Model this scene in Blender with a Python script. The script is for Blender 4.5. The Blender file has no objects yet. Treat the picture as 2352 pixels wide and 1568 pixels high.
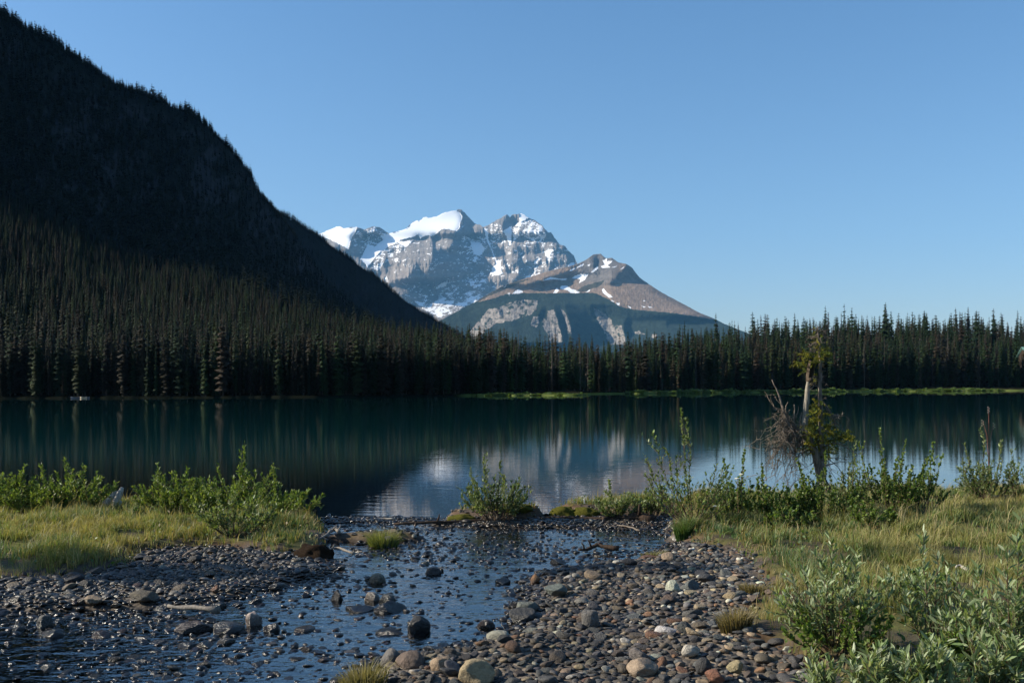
import bpy, math, random
import numpy as np
from mathutils import Vector, Matrix

# ------------------------------------------------------------------ camera, sky, sun, exposure
scene = bpy.context.scene
COL = scene.collection
F, CX, CY, H0, ROLL = 2287.0, 1176.0, 894.0, 1.7, 12.0 / 2352.0
SUN_AZ, SUN_EL = math.radians(-88), math.radians(28)
SUN_DIR = Vector((math.cos(SUN_EL) * math.sin(SUN_AZ), math.cos(SUN_EL) * math.cos(SUN_AZ), math.sin(SUN_EL)))

cam_data = bpy.data.cameras.new('camera')
cam = bpy.data.objects.new('camera', cam_data)
COL.objects.link(cam)
cam.location = (0, 0, H0)
cam.rotation_euler = (Matrix.Rotation(math.radians(90), 3, 'X') @ Matrix.Rotation(-ROLL, 3, 'Z')).to_euler()
cam_data.sensor_width = 36.0
cam_data.lens = 36.0 * F / 2352.0
cam_data.shift_y = 110.0 / 2352.0
cam_data.clip_start = 0.1
cam_data.clip_end = 60000
scene.camera = cam

world = bpy.data.worlds.new('World')
scene.world = world
world.use_nodes = True
wn = world.node_tree
for n in list(wn.nodes):
    wn.nodes.remove(n)
w_out = wn.nodes.new('ShaderNodeOutputWorld')
w_bg = wn.nodes.new('ShaderNodeBackground')
w_sky = wn.nodes.new('ShaderNodeTexSky')
w_sky.sky_type = 'NISHITA'
w_sky.sun_disc = False
w_sky.sun_elevation = SUN_EL
w_sky.sun_rotation = SUN_AZ
w_sky.altitude = 1300
w_sky.air_density = 1.2
w_sky.dust_density = 2.5
w_sky.ozone_density = 6.0
w_bg.inputs['Strength'].default_value = 0.085
w_tint = wn.nodes.new('ShaderNodeMix')
w_tint.data_type = 'RGBA'
w_tint.blend_type = 'MULTIPLY'
w_tint.inputs[0].default_value = 1.0
w_dir = wn.nodes.new('ShaderNodeTexCoord')
w_sep = wn.nodes.new('ShaderNodeSeparateXYZ')
w_ramp = wn.nodes.new('ShaderNodeValToRGB')      # dust near the horizon: paler, less blue
w_ramp.color_ramp.elements[0].position = 0.02
w_ramp.color_ramp.elements[0].color = (1.22, 1.06, 0.96, 1)
w_ramp.color_ramp.elements[1].position = 0.36
w_ramp.color_ramp.elements[1].color = (0.96, 1.05, 1.03, 1)
wn.links.new(w_dir.outputs['Generated'], w_sep.inputs[0])
wn.links.new(w_sep.outputs[2], w_ramp.inputs[0])
wn.links.new(w_ramp.outputs[0], w_tint.inputs[7])
wn.links.new(w_sky.outputs['Color'], w_tint.inputs[6])
wn.links.new(w_tint.outputs[2], w_bg.inputs['Color'])
wn.links.new(w_bg.outputs['Background'], w_out.inputs['Surface'])

sun_data = bpy.data.lights.new('sun', 'SUN')
sun_data.energy = 5.0
sun_data.angle = math.radians(0.5)
sun_data.color = (1.0, 0.90, 0.74)
sun = bpy.data.objects.new('sun', sun_data)
COL.objects.link(sun)
sun.rotation_euler = SUN_DIR.to_track_quat('Z', 'Y').to_euler()

scene.view_settings.view_transform = 'Standard'
scene.view_settings.look = 'None'
scene.view_settings.exposure = 0.9
scene.view_settings.gamma = 1.0
scene.render.engine = 'CYCLES'
cy = scene.cycles
cy.use_denoising = True
cy.max_bounces = 7
cy.diffuse_bounces = 2
cy.glossy_bounces = 3
cy.transmission_bounces = 4
cy.transparent_max_bounces = 12
cy.volume_bounces = 0
cy.caustics_reflective = False
cy.caustics_refractive = False
cy.sample_clamp_indirect = 6.0

# ------------------------------------------------------------------ helpers
def rng_(s):
    return np.random.default_rng(s)

def unroll(qx, qy):
    dx, dy = qx - CX, qy - CY
    return dx - ROLL * dy, dy + ROLL * dx

def ray(qx, qy, Y):
    """a direction of the view at distance Y -> a point of the world"""
    u, v = unroll(np.asarray(qx, float), np.asarray(qy, float))
    return np.stack(np.broadcast_arrays(u / F * Y, Y, H0 - v / F * Y), -1)

def gnd(qx, qy, z=0.0):
    u, v = unroll(qx, qy)
    Y = (H0 - z) * F / v
    return (u / F * Y, Y)

def to_q(p):
    p = np.asarray(p, float)
    u = p[..., 0] / p[..., 1] * F
    v = (H0 - p[..., 2]) / p[..., 1] * F
    return CX + u + ROLL * v, CY + v - ROLL * u

def hash3(ix, iy, iz, seed):
    h = (ix.astype(np.int64) * 374761393 + iy.astype(np.int64) * 668265263 + iz.astype(np.int64) * 2147483647 + seed * 1274126177) & 0xFFFFFFFF
    h = ((h ^ (h >> 13)) * 1274126177) & 0xFFFFFFFF
    h = h ^ (h >> 16)
    return (h & 0xFFFFFF) / float(0xFFFFFF)

def vnoise(x, y, z=0.0, seed=0):
    x, y, z = np.broadcast_arrays(np.asarray(x, float), np.asarray(y, float), np.asarray(z, float))
    ix, iy, iz = np.floor(x), np.floor(y), np.floor(z)
    fx, fy, fz = x - ix, y - iy, z - iz
    sx, sy, sz = [f * f * f * (f * (f * 6 - 15) + 10) for f in (fx, fy, fz)]
    r = 0
    for a in (0, 1):
        for b in (0, 1):
            for c in (0, 1):
                w = (sx if a else 1 - sx) * (sy if b else 1 - sy) * (sz if c else 1 - sz)
                r = r + w * hash3(ix + a, iy + b, iz + c, seed)
    return r * 2 - 1

def fbm(x, y, z=0.0, seed=0, octv=4, gain=0.5):
    r, a, f, t = 0, 1.0, 1.0, 0
    for o in range(octv):
        r = r + a * vnoise(x * f, y * f, z * f if not np.isscalar(z) else z * f, seed + o * 17)
        t += a
        a *= gain
        f *= 2.03
    return r / t

def ridged(x, y, seed=0, octv=4, gain=0.5):
    r, a, f, t = 0, 1.0, 1.0, 0
    for o in range(octv):
        r = r + a * (1 - 2 * np.abs(vnoise(x * f, y * f, 0.0, seed + o * 31)))
        t += a
        a *= gain
        f *= 2.1
    return r / t

def sstep(a, b, x):
    t = np.clip((x - a) / (b - a), 0, 1)
    return t * t * (3 - 2 * t)

def inside(poly, x, y):
    p = np.asarray(poly, float)
    res = np.zeros(np.shape(x), bool)
    j = len(p) - 1
    for i in range(len(p)):
        xi, yi, xj, yj = p[i, 0], p[i, 1], p[j, 0], p[j, 1]
        if yi != yj:
            c = ((yi > y) != (yj > y)) & (x < (xj - xi) * (y - yi) / (yj - yi) + xi)
            res ^= c
        j = i
    return res

def sdist(poly, x, y):
    """signed distance, positive inside"""
    p = np.asarray(poly, float)
    d = np.full(np.shape(x), 1e9)
    for i in range(len(p)):
        a, b = p[i - 1], p[i]
        e = b - a
        t = np.clip(((x - a[0]) * e[0] + (y - a[1]) * e[1]) / max(e @ e, 1e-12), 0, 1)
        d = np.minimum(d, np.hypot(x - a[0] - t * e[0], y - a[1] - t * e[1]))
    return np.where(inside(p, x, y), d, -d)

def interp(tab, x, col=1):
    t = np.asarray(tab, float)
    return np.interp(x, t[:, 0], t[:, col])

def mesh_np(name, V, faces, mats, smooth=False, attrs=None, fmat=None):
    """faces: a list of integer arrays (m,3) or (m,4)"""
    me = bpy.data.meshes.new(name)
    V = np.asarray(V, np.float32)
    fl = [np.asarray(f, np.int32) for f in (faces if isinstance(faces, list) else [faces]) if len(f)]
    me.vertices.add(len(V))
    me.vertices.foreach_set('co', V.ravel())
    loops = np.concatenate([f.ravel() for f in fl])
    counts = np.concatenate([np.full(len(f), f.shape[1], np.int32) for f in fl])
    me.loops.add(len(loops))
    me.loops.foreach_set('vertex_index', loops)
    me.polygons.add(len(counts))
    me.polygons.foreach_set('loop_start', np.concatenate([[0], np.cumsum(counts)[:-1]]).astype(np.int32))
    if smooth:
        me.polygons.foreach_set('use_smooth', np.ones(len(counts), bool))
    for m in (mats if isinstance(mats, (list, tuple)) else [mats]):
        me.materials.append(m)
    if fmat is not None:
        me.polygons.foreach_set('material_index', np.asarray(fmat, np.int32))
    me.update(calc_edges=True)
    for k, a in (attrs or {}).items():
        a = np.asarray(a, np.float32)
        if a.ndim == 1:
            at = me.attributes.new(k, 'FLOAT', 'POINT')
            at.data.foreach_set('value', a)
        else:
            at = me.attributes.new(k, 'FLOAT_COLOR', 'POINT')
            if a.shape[1] == 3:
                a = np.concatenate([a, np.ones((len(a), 1), np.float32)], 1)
            at.data.foreach_set('color', a.ravel())
    return me

def link(name, me, parent=None, loc=None):
    o = bpy.data.objects.new(name, me)
    COL.objects.link(o)
    if parent is not None:
        o.parent = parent
    if loc is not None:
        o.location = loc
    return o

def tag(o, label=None, cat=None, group=None, kind=None):
    for k, v in (('label', label), ('category', cat), ('group', group), ('kind', kind)):
        if v:
            o[k] = v
    return o

def empty(name, loc, label, cat, group=None, rz=0.0, scale=None):
    o = bpy.data.objects.new(name, None)
    COL.objects.link(o)
    o.empty_display_size = 0.2
    o.location = loc
    o.rotation_euler = (0, 0, rz)
    if scale is not None:
        o.scale = scale
    return tag(o, label, cat, group)

class MB:
    """collects pieces into one mesh"""
    def __init__(self):
        self.V, self.T, self.Q, self.C, self.n = [], [], [], [], 0
    def add(self, V, tris=None, quads=None, col=None):
        V = np.asarray(V, float).reshape(-1, 3)
        if tris is not None and len(tris):
            self.T.append(np.asarray(tris) + self.n)
        if quads is not None and len(quads):
            self.Q.append(np.asarray(quads) + self.n)
        self.V.append(V)
        if col is not None:
            c = np.asarray(col, float)
            self.C.append(np.broadcast_to(c, (len(V), 3)) if c.ndim == 1 else c)
        self.n += len(V)
    def tube(self, pts, rad, n=5, col=None, caps=True):
        P = np.asarray(pts, float)
        m = len(P)
        R = np.broadcast_to(np.asarray(rad, float), (m,))
        T = np.gradient(P, axis=0)
        T /= np.linalg.norm(T, axis=1, keepdims=True) + 1e-9
        ref = np.array([0.31, 0.95, 0.05]) if abs(T[0, 2]) > 0.7 else np.array([0.05, 0.1, 1.0])
        A = np.cross(T, ref)
        A /= np.linalg.norm(A, axis=1, keepdims=True) + 1e-9
        B = np.cross(T, A)
        an = np.arange(n) * 2 * math.pi / n
        V = P[:, None] + R[:, None, None] * (np.cos(an)[None, :, None] * A[:, None] + np.sin(an)[None, :, None] * B[:, None])
        i = np.arange(m - 1)[:, None] * n
        k = np.arange(n)[None, :]
        k2 = (k + 1) % n
        Q = np.stack([i + k, i + k2, i + n + k2, i + n + k], -1).reshape(-1, 4)
        V = V.reshape(-1, 3)
        tr = []
        if caps:
            V = np.concatenate([V, P[:1], P[-1:]])
            c0, c1 = m * n, m * n + 1
            for q in range(n):
                tr.append((c0, (q + 1) % n, q))
                tr.append((c1, (m - 1) * n + q, (m - 1) * n + (q + 1) % n))
        self.add(V, tr, Q, col)
    def mesh(self, name, mats, smooth=False):
        fs = []
        if self.T:
            fs.append(np.concatenate(self.T))
        if self.Q:
            fs.append(np.concatenate(self.Q))
        return mesh_np(name, np.concatenate(self.V), fs, mats, smooth, {'col': np.concatenate(self.C)} if self.C else None)

# ------------------------------------------------------------------ materials
class NT:
    def __init__(self, name):
        self.m = bpy.data.materials.new(name)
        self.m.use_nodes = True
        self.t = self.m.node_tree
        for n in list(self.t.nodes):
            self.t.nodes.remove(n)
        self.out = self.n('OutputMaterial')
    def n(self, kind, **kw):
        nd = self.t.nodes.new('ShaderNode' + kind)
        for k, v in kw.items():
            setattr(nd, k, v)
        return nd
    def l(self, a, b):
        self.t.links.new(a, b)
        return b
    def val(self, sock, v):
        if hasattr(v, 'is_linked') or hasattr(v, 'links'):
            self.l(v, sock)
        else:
            sock.default_value = v
    def math(self, op, a, b=None, clamp=False):
        nd = self.n('Math', operation=op, use_clamp=clamp)
        self.val(nd.inputs[0], a)
        if b is not None:
            self.val(nd.inputs[1], b)
        return nd.outputs[0]
    def mix(self, fac, a, b, mode='MIX'):
        nd = self.n('Mix', data_type='RGBA', blend_type=mode)
        self.val(nd.inputs[0], fac)
        self.val(nd.inputs[6], a)
        self.val(nd.inputs[7], b)
        return nd.outputs[2]
    def noise(self, scale, detail=4.0, rough=0.55, vec=None):
        nd = self.n('TexNoise')
        nd.inputs['Scale'].default_value = scale
        nd.inputs['Detail'].default_value = detail
        nd.inputs['Roughness'].default_value = rough
        if vec is not None:
            self.l(vec, nd.inputs['Vector'])
        return nd.outputs['Fac']
    def ramp(self, fac, stops):
        nd = self.n('ValToRGB')
        e = nd.color_ramp.elements
        while len(e) < len(stops):
            e.new(0.5)
        for i, (p, c) in enumerate(stops):
            e[i].position = p
            e[i].color = (*c, 1) if not np.isscalar(c) else (c, c, c, 1)
        self.l(fac, nd.inputs[0])
        return nd.outputs[0]
    def maprange(self, v, a, b, c=0.0, d=1.0):
        nd = self.n('MapRange', interpolation_type='SMOOTHSTEP')
        self.l(v, nd.inputs[0])
        for i, x in enumerate((a, b, c, d)):
            nd.inputs[i + 1].default_value = x
        return nd.outputs[0]
    def attr(self, name):
        return self.n('Attribute', attribute_name=name).outputs['Color']
    def pos(self):
        return self.n('NewGeometry').outputs['Position']
    def bump(self, h, dist, strength=1.0):
        nd = self.n('Bump')
        nd.inputs['Strength'].default_value = strength
        nd.inputs['Distance'].default_value = dist
        self.l(h, nd.inputs['Height'])
        return nd.outputs[0]
    def principled(self, color, rough=0.8, spec=0.3, normal=None):
        nd = self.n('BsdfPrincipled')
        self.val(nd.inputs['Base Color'], color if not isinstance(color, tuple) else (*color, 1))
        self.val(nd.inputs['Roughness'], rough)
        self.val(nd.inputs['Specular IOR Level'], spec)
        if normal is not None:
            self.l(normal, nd.inputs['Normal'])
        return nd.outputs[0]
    def done(self, sh):
        self.l(sh, self.out.inputs['Surface'])
        return self.m

def leaf_material(name, source, trans=0.35, rough=0.45, spec=0.35, hue=1.0):
    k = NT(name)
    c = k.attr('col') if source == 'attr' else k.n('ObjectInfo').outputs['Color']
    pr = k.principled(c, rough, spec)
    tr = k.n('BsdfTranslucent')
    k.l(k.mix(1.0, c, (1.25, 1.2, 0.55, 1), 'MULTIPLY'), tr.inputs['Color'])
    ms = k.n('MixShader')
    ms.inputs[0].default_value = trans
    k.l(pr, ms.inputs[1])
    k.l(tr.outputs[0], ms.inputs[2])
    return k.done(ms.outputs[0])

def bark_material(name, ca, cb, scale=40.0):
    k = NT(name)
    co = k.n('TexCoord').outputs['Object']
    mp = k.n('Mapping')
    mp.inputs['Scale'].default_value = (1, 1, 0.22)
    k.l(co, mp.inputs['Vector'])
    f = k.noise(scale, 6, 0.65, mp.outputs[0])
    return k.done(k.principled(k.ramp(f, [(0.32, ca), (0.68, cb)]), 0.85, 0.2, k.bump(f, 0.006, 0.8)))

M_LEAF = leaf_material('willow_leaf', 'attr', 0.38)
M_GRASS = leaf_material('sedge_blade', 'attr', 0.35, 0.5, 0.3)
M_NEEDLE_T = leaf_material('spruce_needles', 'obj', 0.08, 0.7, 0.15)
M_NEEDLE_A = leaf_material('forest_needles', 'attr', 0.08, 0.7, 0.15)
M_LICHEN = leaf_material('lichen_needles', 'attr', 0.25, 0.7, 0.15)
M_BARK = bark_material('spruce_bark', (0.05, 0.04, 0.032), (0.16, 0.135, 0.11), 3.0)
M_TWIG = bark_material('willow_bark', (0.05, 0.032, 0.02), (0.15, 0.10, 0.065), 60)
M_DEADBARK = bark_material('dead_bark', (0.06, 0.05, 0.042), (0.23, 0.19, 0.15), 45)
M_DEADWOOD = bark_material('bleached_wood', (0.17, 0.155, 0.13), (0.55, 0.50, 0.43), 45)
M_SNAG = bark_material('snag_wood', (0.075, 0.068, 0.058), (0.30, 0.27, 0.215), 40)
M_SHELL = bark_material('rotten_wood', (0.022, 0.015, 0.010), (0.105, 0.078, 0.055), 45)
M_GREYWOOD = bark_material('grey_wood', (0.09, 0.08, 0.07), (0.26, 0.235, 0.20), 45)
M_DARKWOOD = bark_material('wet_wood', (0.016, 0.011, 0.008), (0.07, 0.045, 0.03), 45)

def mat_mountain(name, detail_scale, bumpd, spec=0.05):
    k = NT(name)
    p = k.pos()
    f = k.noise(detail_scale, 7, 0.62, p)
    c = k.mix(1.0, k.attr('col'), k.ramp(f, [(0.25, 0.72), (0.75, 1.28)]), 'MULTIPLY')
    s = k.n('Attribute', attribute_name='snow').outputs['Fac']
    c = k.mix(s, c, (0.86, 0.87, 0.89, 1))
    bp = k.n('Bump')
    bp.inputs['Distance'].default_value = bumpd
    k.l(f, bp.inputs['Height'])
    k.l(k.math('SUBTRACT', 0.5, k.math('MULTIPLY', s, 0.44)), bp.inputs['Strength'])
    return k.done(k.principled(c, 0.95, spec, bp.outputs[0]))
M_MOUNT = mat_mountain('mountain_rock', 0.014, 18.0)
M_DARKMT = mat_mountain('forested_rock', 0.05, 8.0)
M_HILL = mat_mountain('forest_floor', 0.2, 0.6, 0.0)

def mat_ground():
    k = NT('stream_ground')
    p = k.pos()
    vo = k.n('TexVoronoi')
    vo.inputs['Scale'].default_value = 22
    k.l(p, vo.inputs['Vector'])
    f = k.noise(9, 8, 0.65, p)
    peb = k.n('Attribute', attribute_name='pebble').outputs['Fac']
    rc = k.ramp(k.n('Separate' 'Color').outputs[0], [(0, 0), (1, 1)]) if False else None
    vc = k.mix(0.75, vo.outputs['Color'], (0.5, 0.5, 0.5, 1))
    sep = k.n('SeparateColor')
    k.l(vc, sep.inputs[0])
    stone = k.ramp(sep.outputs[0], [(0.3, (0.035, 0.033, 0.032)), (0.5, (0.10, 0.085, 0.07)), (0.72, (0.24, 0.19, 0.14))])
    base = k.mix(k.math('MULTIPLY', peb, 0.9), k.attr('col'), stone)
    base = k.mix(1.0, base, k.ramp(f, [(0.3, 0.6), (0.7, 1.35)]), 'MULTIPLY')
    z = k.n('SeparateXYZ')
    k.l(p, z.inputs[0])
    wet = k.maprange(z.outputs[2], 0.045, 0.012)
    base = k.mix(wet, base, k.mix(1.0, base, (0.42, 0.40, 0.38, 1), 'MULTIPLY'))
    hgt = k.math('ADD', k.math('MULTIPLY', k.math('SUBTRACT', 1.0, vo.outputs['Distance']), peb), f)
    return k.done(k.principled(base, 0.8, 0.3, k.bump(hgt, 0.02, 0.9)))
M_GROUND = mat_ground()

def mat_stone(name, source):
    k = NT(name)
    co = k.n('TexCoord').outputs['Object'] if source == 'obj' else k.pos()
    c = k.n('ObjectInfo').outputs['Color'] if source == 'obj' else k.attr('col')
    sc = 3.0 if source == 'obj' else 22.0
    f = k.noise(sc, 7, 0.65, co)
    g = k.noise(sc * 6, 3, 0.6, co)
    c = k.mix(1.0, c, k.ramp(f, [(0.28, 0.55), (0.52, 1.0), (0.75, 1.5)]), 'MULTIPLY')
    c = k.mix(k.ramp(g, [(0.62, 0.0), (0.70, 0.5)]), c, (0.36, 0.32, 0.27, 1))
    z = k.n('SeparateXYZ')
    k.l(k.pos(), z.inputs[0])
    zz = k.math('ADD', z.outputs[2], k.math('MULTIPLY', k.math('SUBTRACT', f, 0.5), 0.08))
    wet = k.maprange(zz, 0.115, 0.035)
    c = k.mix(wet, c, k.mix(1.0, c, (0.24, 0.225, 0.215, 1), 'MULTIPLY'))
    rough = k.math('SUBTRACT', 0.8, k.math('MULTIPLY', wet, 0.60))
    return k.done(k.principled(c, rough, 0.45, k.bump(f, 0.03 if source == 'attr' else 0.12, 0.5)))
M_STONE_O = mat_stone('cobble_stone', 'obj')
M_STONE_A = mat_stone('gravel_stone', 'attr')

def mat_water():
    k = NT('lake_water')
    p = k.pos()
    sep = k.n('SeparateXYZ')
    k.l(p, sep.inputs[0])
    def scaled(sx, sy):
        mp = k.n('Mapping')
        mp.inputs['Scale'].default_value = (sx, sy, 1)
        k.l(p, mp.inputs['Vector'])
        return mp.outputs[0]
    stream = k.maprange(sep.outputs[1], 13.6, 12.0)
    s1 = k.noise(1.0, 3, 0.55, scaled(7.0, 13.0))
    s2 = k.noise(1.0, 2, 0.5, scaled(2.2, 4.0))
    l1 = k.noise(1.0, 3, 0.5, scaled(1.4, 6.0))
    near = k.maprange(sep.outputs[1], 70.0, 12.0)
    hs = k.math('MULTIPLY', stream, k.math('ADD', k.math('MULTIPLY', s1, 0.008), k.math('MULTIPLY', s2, 0.012)))
    hl = k.math('MULTIPLY', k.math('ADD', k.math('MULTIPLY', near, 0.0011), 0.0005), l1)
    nrm = k.bump(k.math('ADD', hs, hl), 1.0, 1.0)
    fr = k.n('Fresnel')
    k.l(k.math('ADD', k.math('MULTIPLY', stream, 0.60), 1.55), fr.inputs['IOR'])
    k.l(nrm, fr.inputs['Normal'])
    tr = k.n('BsdfTransparent')
    tr.inputs['Color'].default_value = (0.72, 0.80, 0.76, 1)
    df = k.n('BsdfDiffuse')
    df.inputs['Color'].default_value = (0.003, 0.030, 0.034, 1)
    body = k.n('MixShader')
    k.l(k.maprange(sep.outputs[1], 16.0, 30.0), body.inputs[0])
    k.l(tr.outputs[0], body.inputs[1])
    k.l(df.outputs[0], body.inputs[2])
    gl = k.n('BsdfGlossy')
    gl.inputs['Roughness'].default_value = 0.0
    gl.inputs['Color'].default_value = (1, 1, 1, 1)
    k.l(nrm, gl.inputs['Normal'])
    ms = k.n('MixShader')
    k.l(fr.outputs[0], ms.inputs[0])
    k.l(body.outputs[0], ms.inputs[1])
    k.l(gl.outputs[0], ms.inputs[2])
    return k.done(ms.outputs[0])
M_WATER = mat_water()

def mat_plain(name, col, rough=0.6, spec=0.3, noise=8.0, amt=0.25):
    k = NT(name)
    f = k.noise(noise, 4, 0.6, k.n('TexCoord').outputs['Object'])
    c = k.mix(1.0, (*col, 1), k.ramp(f, [(0.3, 1 - amt), (0.7, 1 + amt)]), 'MULTIPLY')
    return k.done(k.principled(c, rough, spec))

# ------------------------------------------------------------------ near ground
def gl(pts, z=0.0):
    return [gnd(x, y, z) for x, y in pts]
MEADOW_L = gl([(-200, 1352), (0, 1344), (120, 1338), (220, 1330), (300, 1308), (330, 1276), (420, 1268), (500, 1266), (620, 1280), (700, 1276), (750, 1264), (762, 1240), (738, 1200)]) + [(-2.75, 13.5), (-3.5, 14.1), (-6, 14.5), (-14, 14.9), (-14, 8.6)]
MEADOW_R = gl([(1548, 1195), (1545, 1240), (1600, 1268), (1700, 1290), (1715, 1335), (1765, 1400), (1700, 1440), (1690, 1485), (1770, 1530), (1850, 1580)]) + [(1.75, 4.6), (1.5, 2.5), (9, 1.5), (16, 9), (16, 15.6), (7, 15.1), (4, 14.8), (2.6, 14.3), (2.0, 13.4)]
PENINS = [(0.5, 13.45), (0.75, 13.2), (1.9, 12.95), (2.5, 13.3), (2.4, 14.2), (1.5, 14.3), (0.8, 13.85)]
GRAVEL_R = [(1.73, 10.86), (1.3, 9.85), (0.29, 9.15), (-0.02, 8.31), (0.06, 7.4), (-0.22, 6.55), (-0.86, 6.24), (-0.95, 5.75), (-1.2, 4.5), (-1.2, 2), (3, 2), (3, 12)]
GRAVEL_L = [(-1.75, 9.9), (-1.55, 9.1), (-2.2, 8.15), (-2.6, 7.75), (-3.86, 7.55), (-9, 7.6), (-9, 11), (-3, 11)]
BAR = gl([(985, 1206), (1100, 1190), (1300, 1185), (1545, 1185), (1545, 1207), (1450, 1218), (1250, 1214), (1100, 1216)])
LIP = gl([(720, 1186), (900, 1187), (1010, 1190), (1010, 1200), (860, 1203), (735, 1205)])
def ell(cx, cy_, rx, ry, n=20):
    return [(cx + rx * math.cos(a), cy_ + ry * math.sin(a)) for a in np.linspace(0, 2 * math.pi, n, endpoint=False)]
ISLAND = ell(-0.2, 13.05, 0.62, 0.35)
MOUND = ell(-1.55, 11.3, 0.6, 0.22)
AREAS = [(MEADOW_L, 0.09, 0.22), (MEADOW_R, 0.14, 0.32), (PENINS, 0.12, 0.2), (GRAVEL_R, 0.085, 0.5), (GRAVEL_L, 0.05, 0.35), (BAR, 0.035, 0.18), (LIP, 0.012, 0.12), (ISLAND, 0.13, 0.16), (MOUND, 0.07, 0.12)]

def ground_z(x, y):
    x, y = np.broadcast_arrays(np.asarray(x, float), np.asarray(y, float))
    wob = 0.10 * fbm(x * 2.1, y * 2.1, 0, 5, 3)
    bed = -0.062 + 0.035 * fbm(x * 1.1, y * 1.1, 0, 9, 3)
    lake = np.where(y < 21, -0.03 - (y - 13.3) * 0.06, -0.49 - (y - 21) * 0.3)
    bed = np.where(y > 13.3, np.minimum(bed, np.maximum(lake, -5.0)), bed)
    bed = bed * sstep(500, 300, np.hypot(x, y - 220)) + 3.0 * sstep(300, 520, np.hypot(x, y - 220)) * (np.hypot(x, y - 200) > 60)
    z = bed
    near = (np.abs(x) < 20) & (y < 20)
    if near.any():
        xn, yn, bn, wn_ = x[near], y[near], bed[near], wob[near]
        zn = bn.copy()
        for poly, hh, w in AREAS:
            s = sstep(-w, w, sdist(poly, xn, yn) + wn_)
            zn = np.maximum(zn, bn + (hh - bn) * s)
        hum = np.maximum(0, fbm(xn * 1.6, yn * 1.6, 0, 33, 3)) * 0.11 * sstep(0.06, 0.09, zn)
        zn = zn + hum + 0.012 * fbm(xn * 6, yn * 6, 0, 41, 3)
        z = z.copy()
        z[near] = zn
    # off to the sides the bank goes on as dry land
    side = sstep(16, 26, np.abs(x)) * sstep(15.2, 13.5, y + 0.0 * x)
    z = np.maximum(z, -0.3 + 0.8 * side) if np.ndim(side) else z
    return z

def gz(x, y):
    return float(ground_z(np.array([x]), np.array([y]))[0])

def meadow_sd(x, y):
    return np.maximum(np.maximum(sdist(MEADOW_L, x, y), sdist(MEADOW_R, x, y)), np.maximum(sdist(PENINS, x, y), sdist(ISLAND, x, y)))

def axis_lines(lo, hi, fine, lim):
    a = list(np.arange(lo, hi, fine))
    s, v = fine, a[-1]
    while v < lim:
        s *= 1.18
        v += s
        a.append(v)
    s, v, pre = fine, a[0], []
    while v > -lim:
        s *= 1.18
        v -= s
        pre.append(v)
    return np.array(pre[::-1] + a)

def grid_faces(nr, nc):
    i = np.arange(nr - 1)[:, None] * nc + np.arange(nc - 1)[None, :]
    return np.stack([i, i + 1, i + nc + 1, i + nc], -1).reshape(-1, 4)

def build_ground():
    xs = axis_lines(-8.0, 8.0, 0.045, 26000)
    ys = axis_lines(4.2, 15.6, 0.045, 26000)
    X, Y = np.meshgrid(xs, ys)
    Z = ground_z(X, Y)
    x, y = X.ravel(), Y.ravel()
    z = Z.ravel()
    n1 = fbm(x * 1.3, y * 1.3, 0, 61, 4)
    n2 = fbm(x * 4.0, y * 4.0, 0, 62, 3)
    near = (np.abs(x) < 20) & (np.abs(y) < 30)
    sd = np.full(len(x), -1.0)
    sd[near] = np.maximum(meadow_sd(x[near], y[near]), sdist(MOUND, x[near], y[near]) + 0.05)
    sd = sd + 0.1 * n1 + 0.05 * n2
    c = np.tile(np.array([0.075, 0.062, 0.05]), (len(x), 1))
    soil = np.array([0.055, 0.045, 0.022])
    moss = np.array([0.085, 0.085, 0.018])
    rust = np.array([0.075, 0.038, 0.017])
    def blend(c, col, f):
        return c * (1 - f[:, None]) + np.asarray(col) * f[:, None]
    c = blend(c, rust, sstep(-0.08, 0.04, sd) * (0.35 + 0.5 * sstep(-0.2, 0.3, n2)))
    c = blend(c, soil, sstep(0.10, 0.35, sd))
    c = blend(c, moss, sstep(0.05, 0.25, sd) * sstep(-0.1, 0.35, n2) * 0.8)
    far = ~near & (z > -0.3)
    c[far] = (0.02, 0.028, 0.014)
    peb = 1 - sstep(-0.08, 0.06, sd)
    peb[far] = 0
    me = mesh_np('ground', np.stack([x, y, z], -1), grid_faces(len(ys), len(xs)), M_GROUND, True, {'col': c, 'pebble': peb})
    tag(link('ground', me), 'gravelly stream bed and grassy lake shore', 'ground', kind='structure')
build_ground()

# lake and stream share one still surface
wv = np.array([(-520, 1.0, 0), (520, 1.0, 0), (520, 700, 0), (-520, 700, 0)], float)
tag(link('lake_water', mesh_np('lake_water', wv, np.array([[0, 1, 2, 3]]), M_WATER)), 'calm teal lake with a shallow outlet stream', 'lake', kind='structure')

# ------------------------------------------------------------------ hillsides under the forest
YS = [(-1200, 300), (-400, 268), (0, 259), (700, 250), (1050, 268), (1085, 272), (1100, 266), (1335, 268), (1350, 330), (1440, 345), (1462, 336), (1700, 392), (2000, 422), (2352, 432), (2800, 440)]
AP = [(-1200, 450, 240, 13), (-400, 520, 260, 13), (-200, 520, 320, 13), (0, 540, 395, 13), (100, 540, 440, 13), (200, 540, 490, 13), (300, 540, 538, 13), (400, 530, 565, 13), (500, 520, 597, 13), (600, 500, 632, 13), (700, 480, 667, 13), (800, 460, 702, 13), (900, 440, 732, 13), (1000, 430, 757, 12), (1100, 430, 778, 13), (1200, 430, 790, 14), (1300, 440, 796, 14), (1460, 460, 786, 15), (1560, 500, 768, 16), (1600, 520, 758, 17), (1700, 560, 742, 18), (1800, 580, 736, 18), (1900, 590, 732, 18), (2050, 590, 728, 18), (2200, 590, 730, 18), (2352, 590, 738, 18), (2800, 590, 745, 18)]
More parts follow.
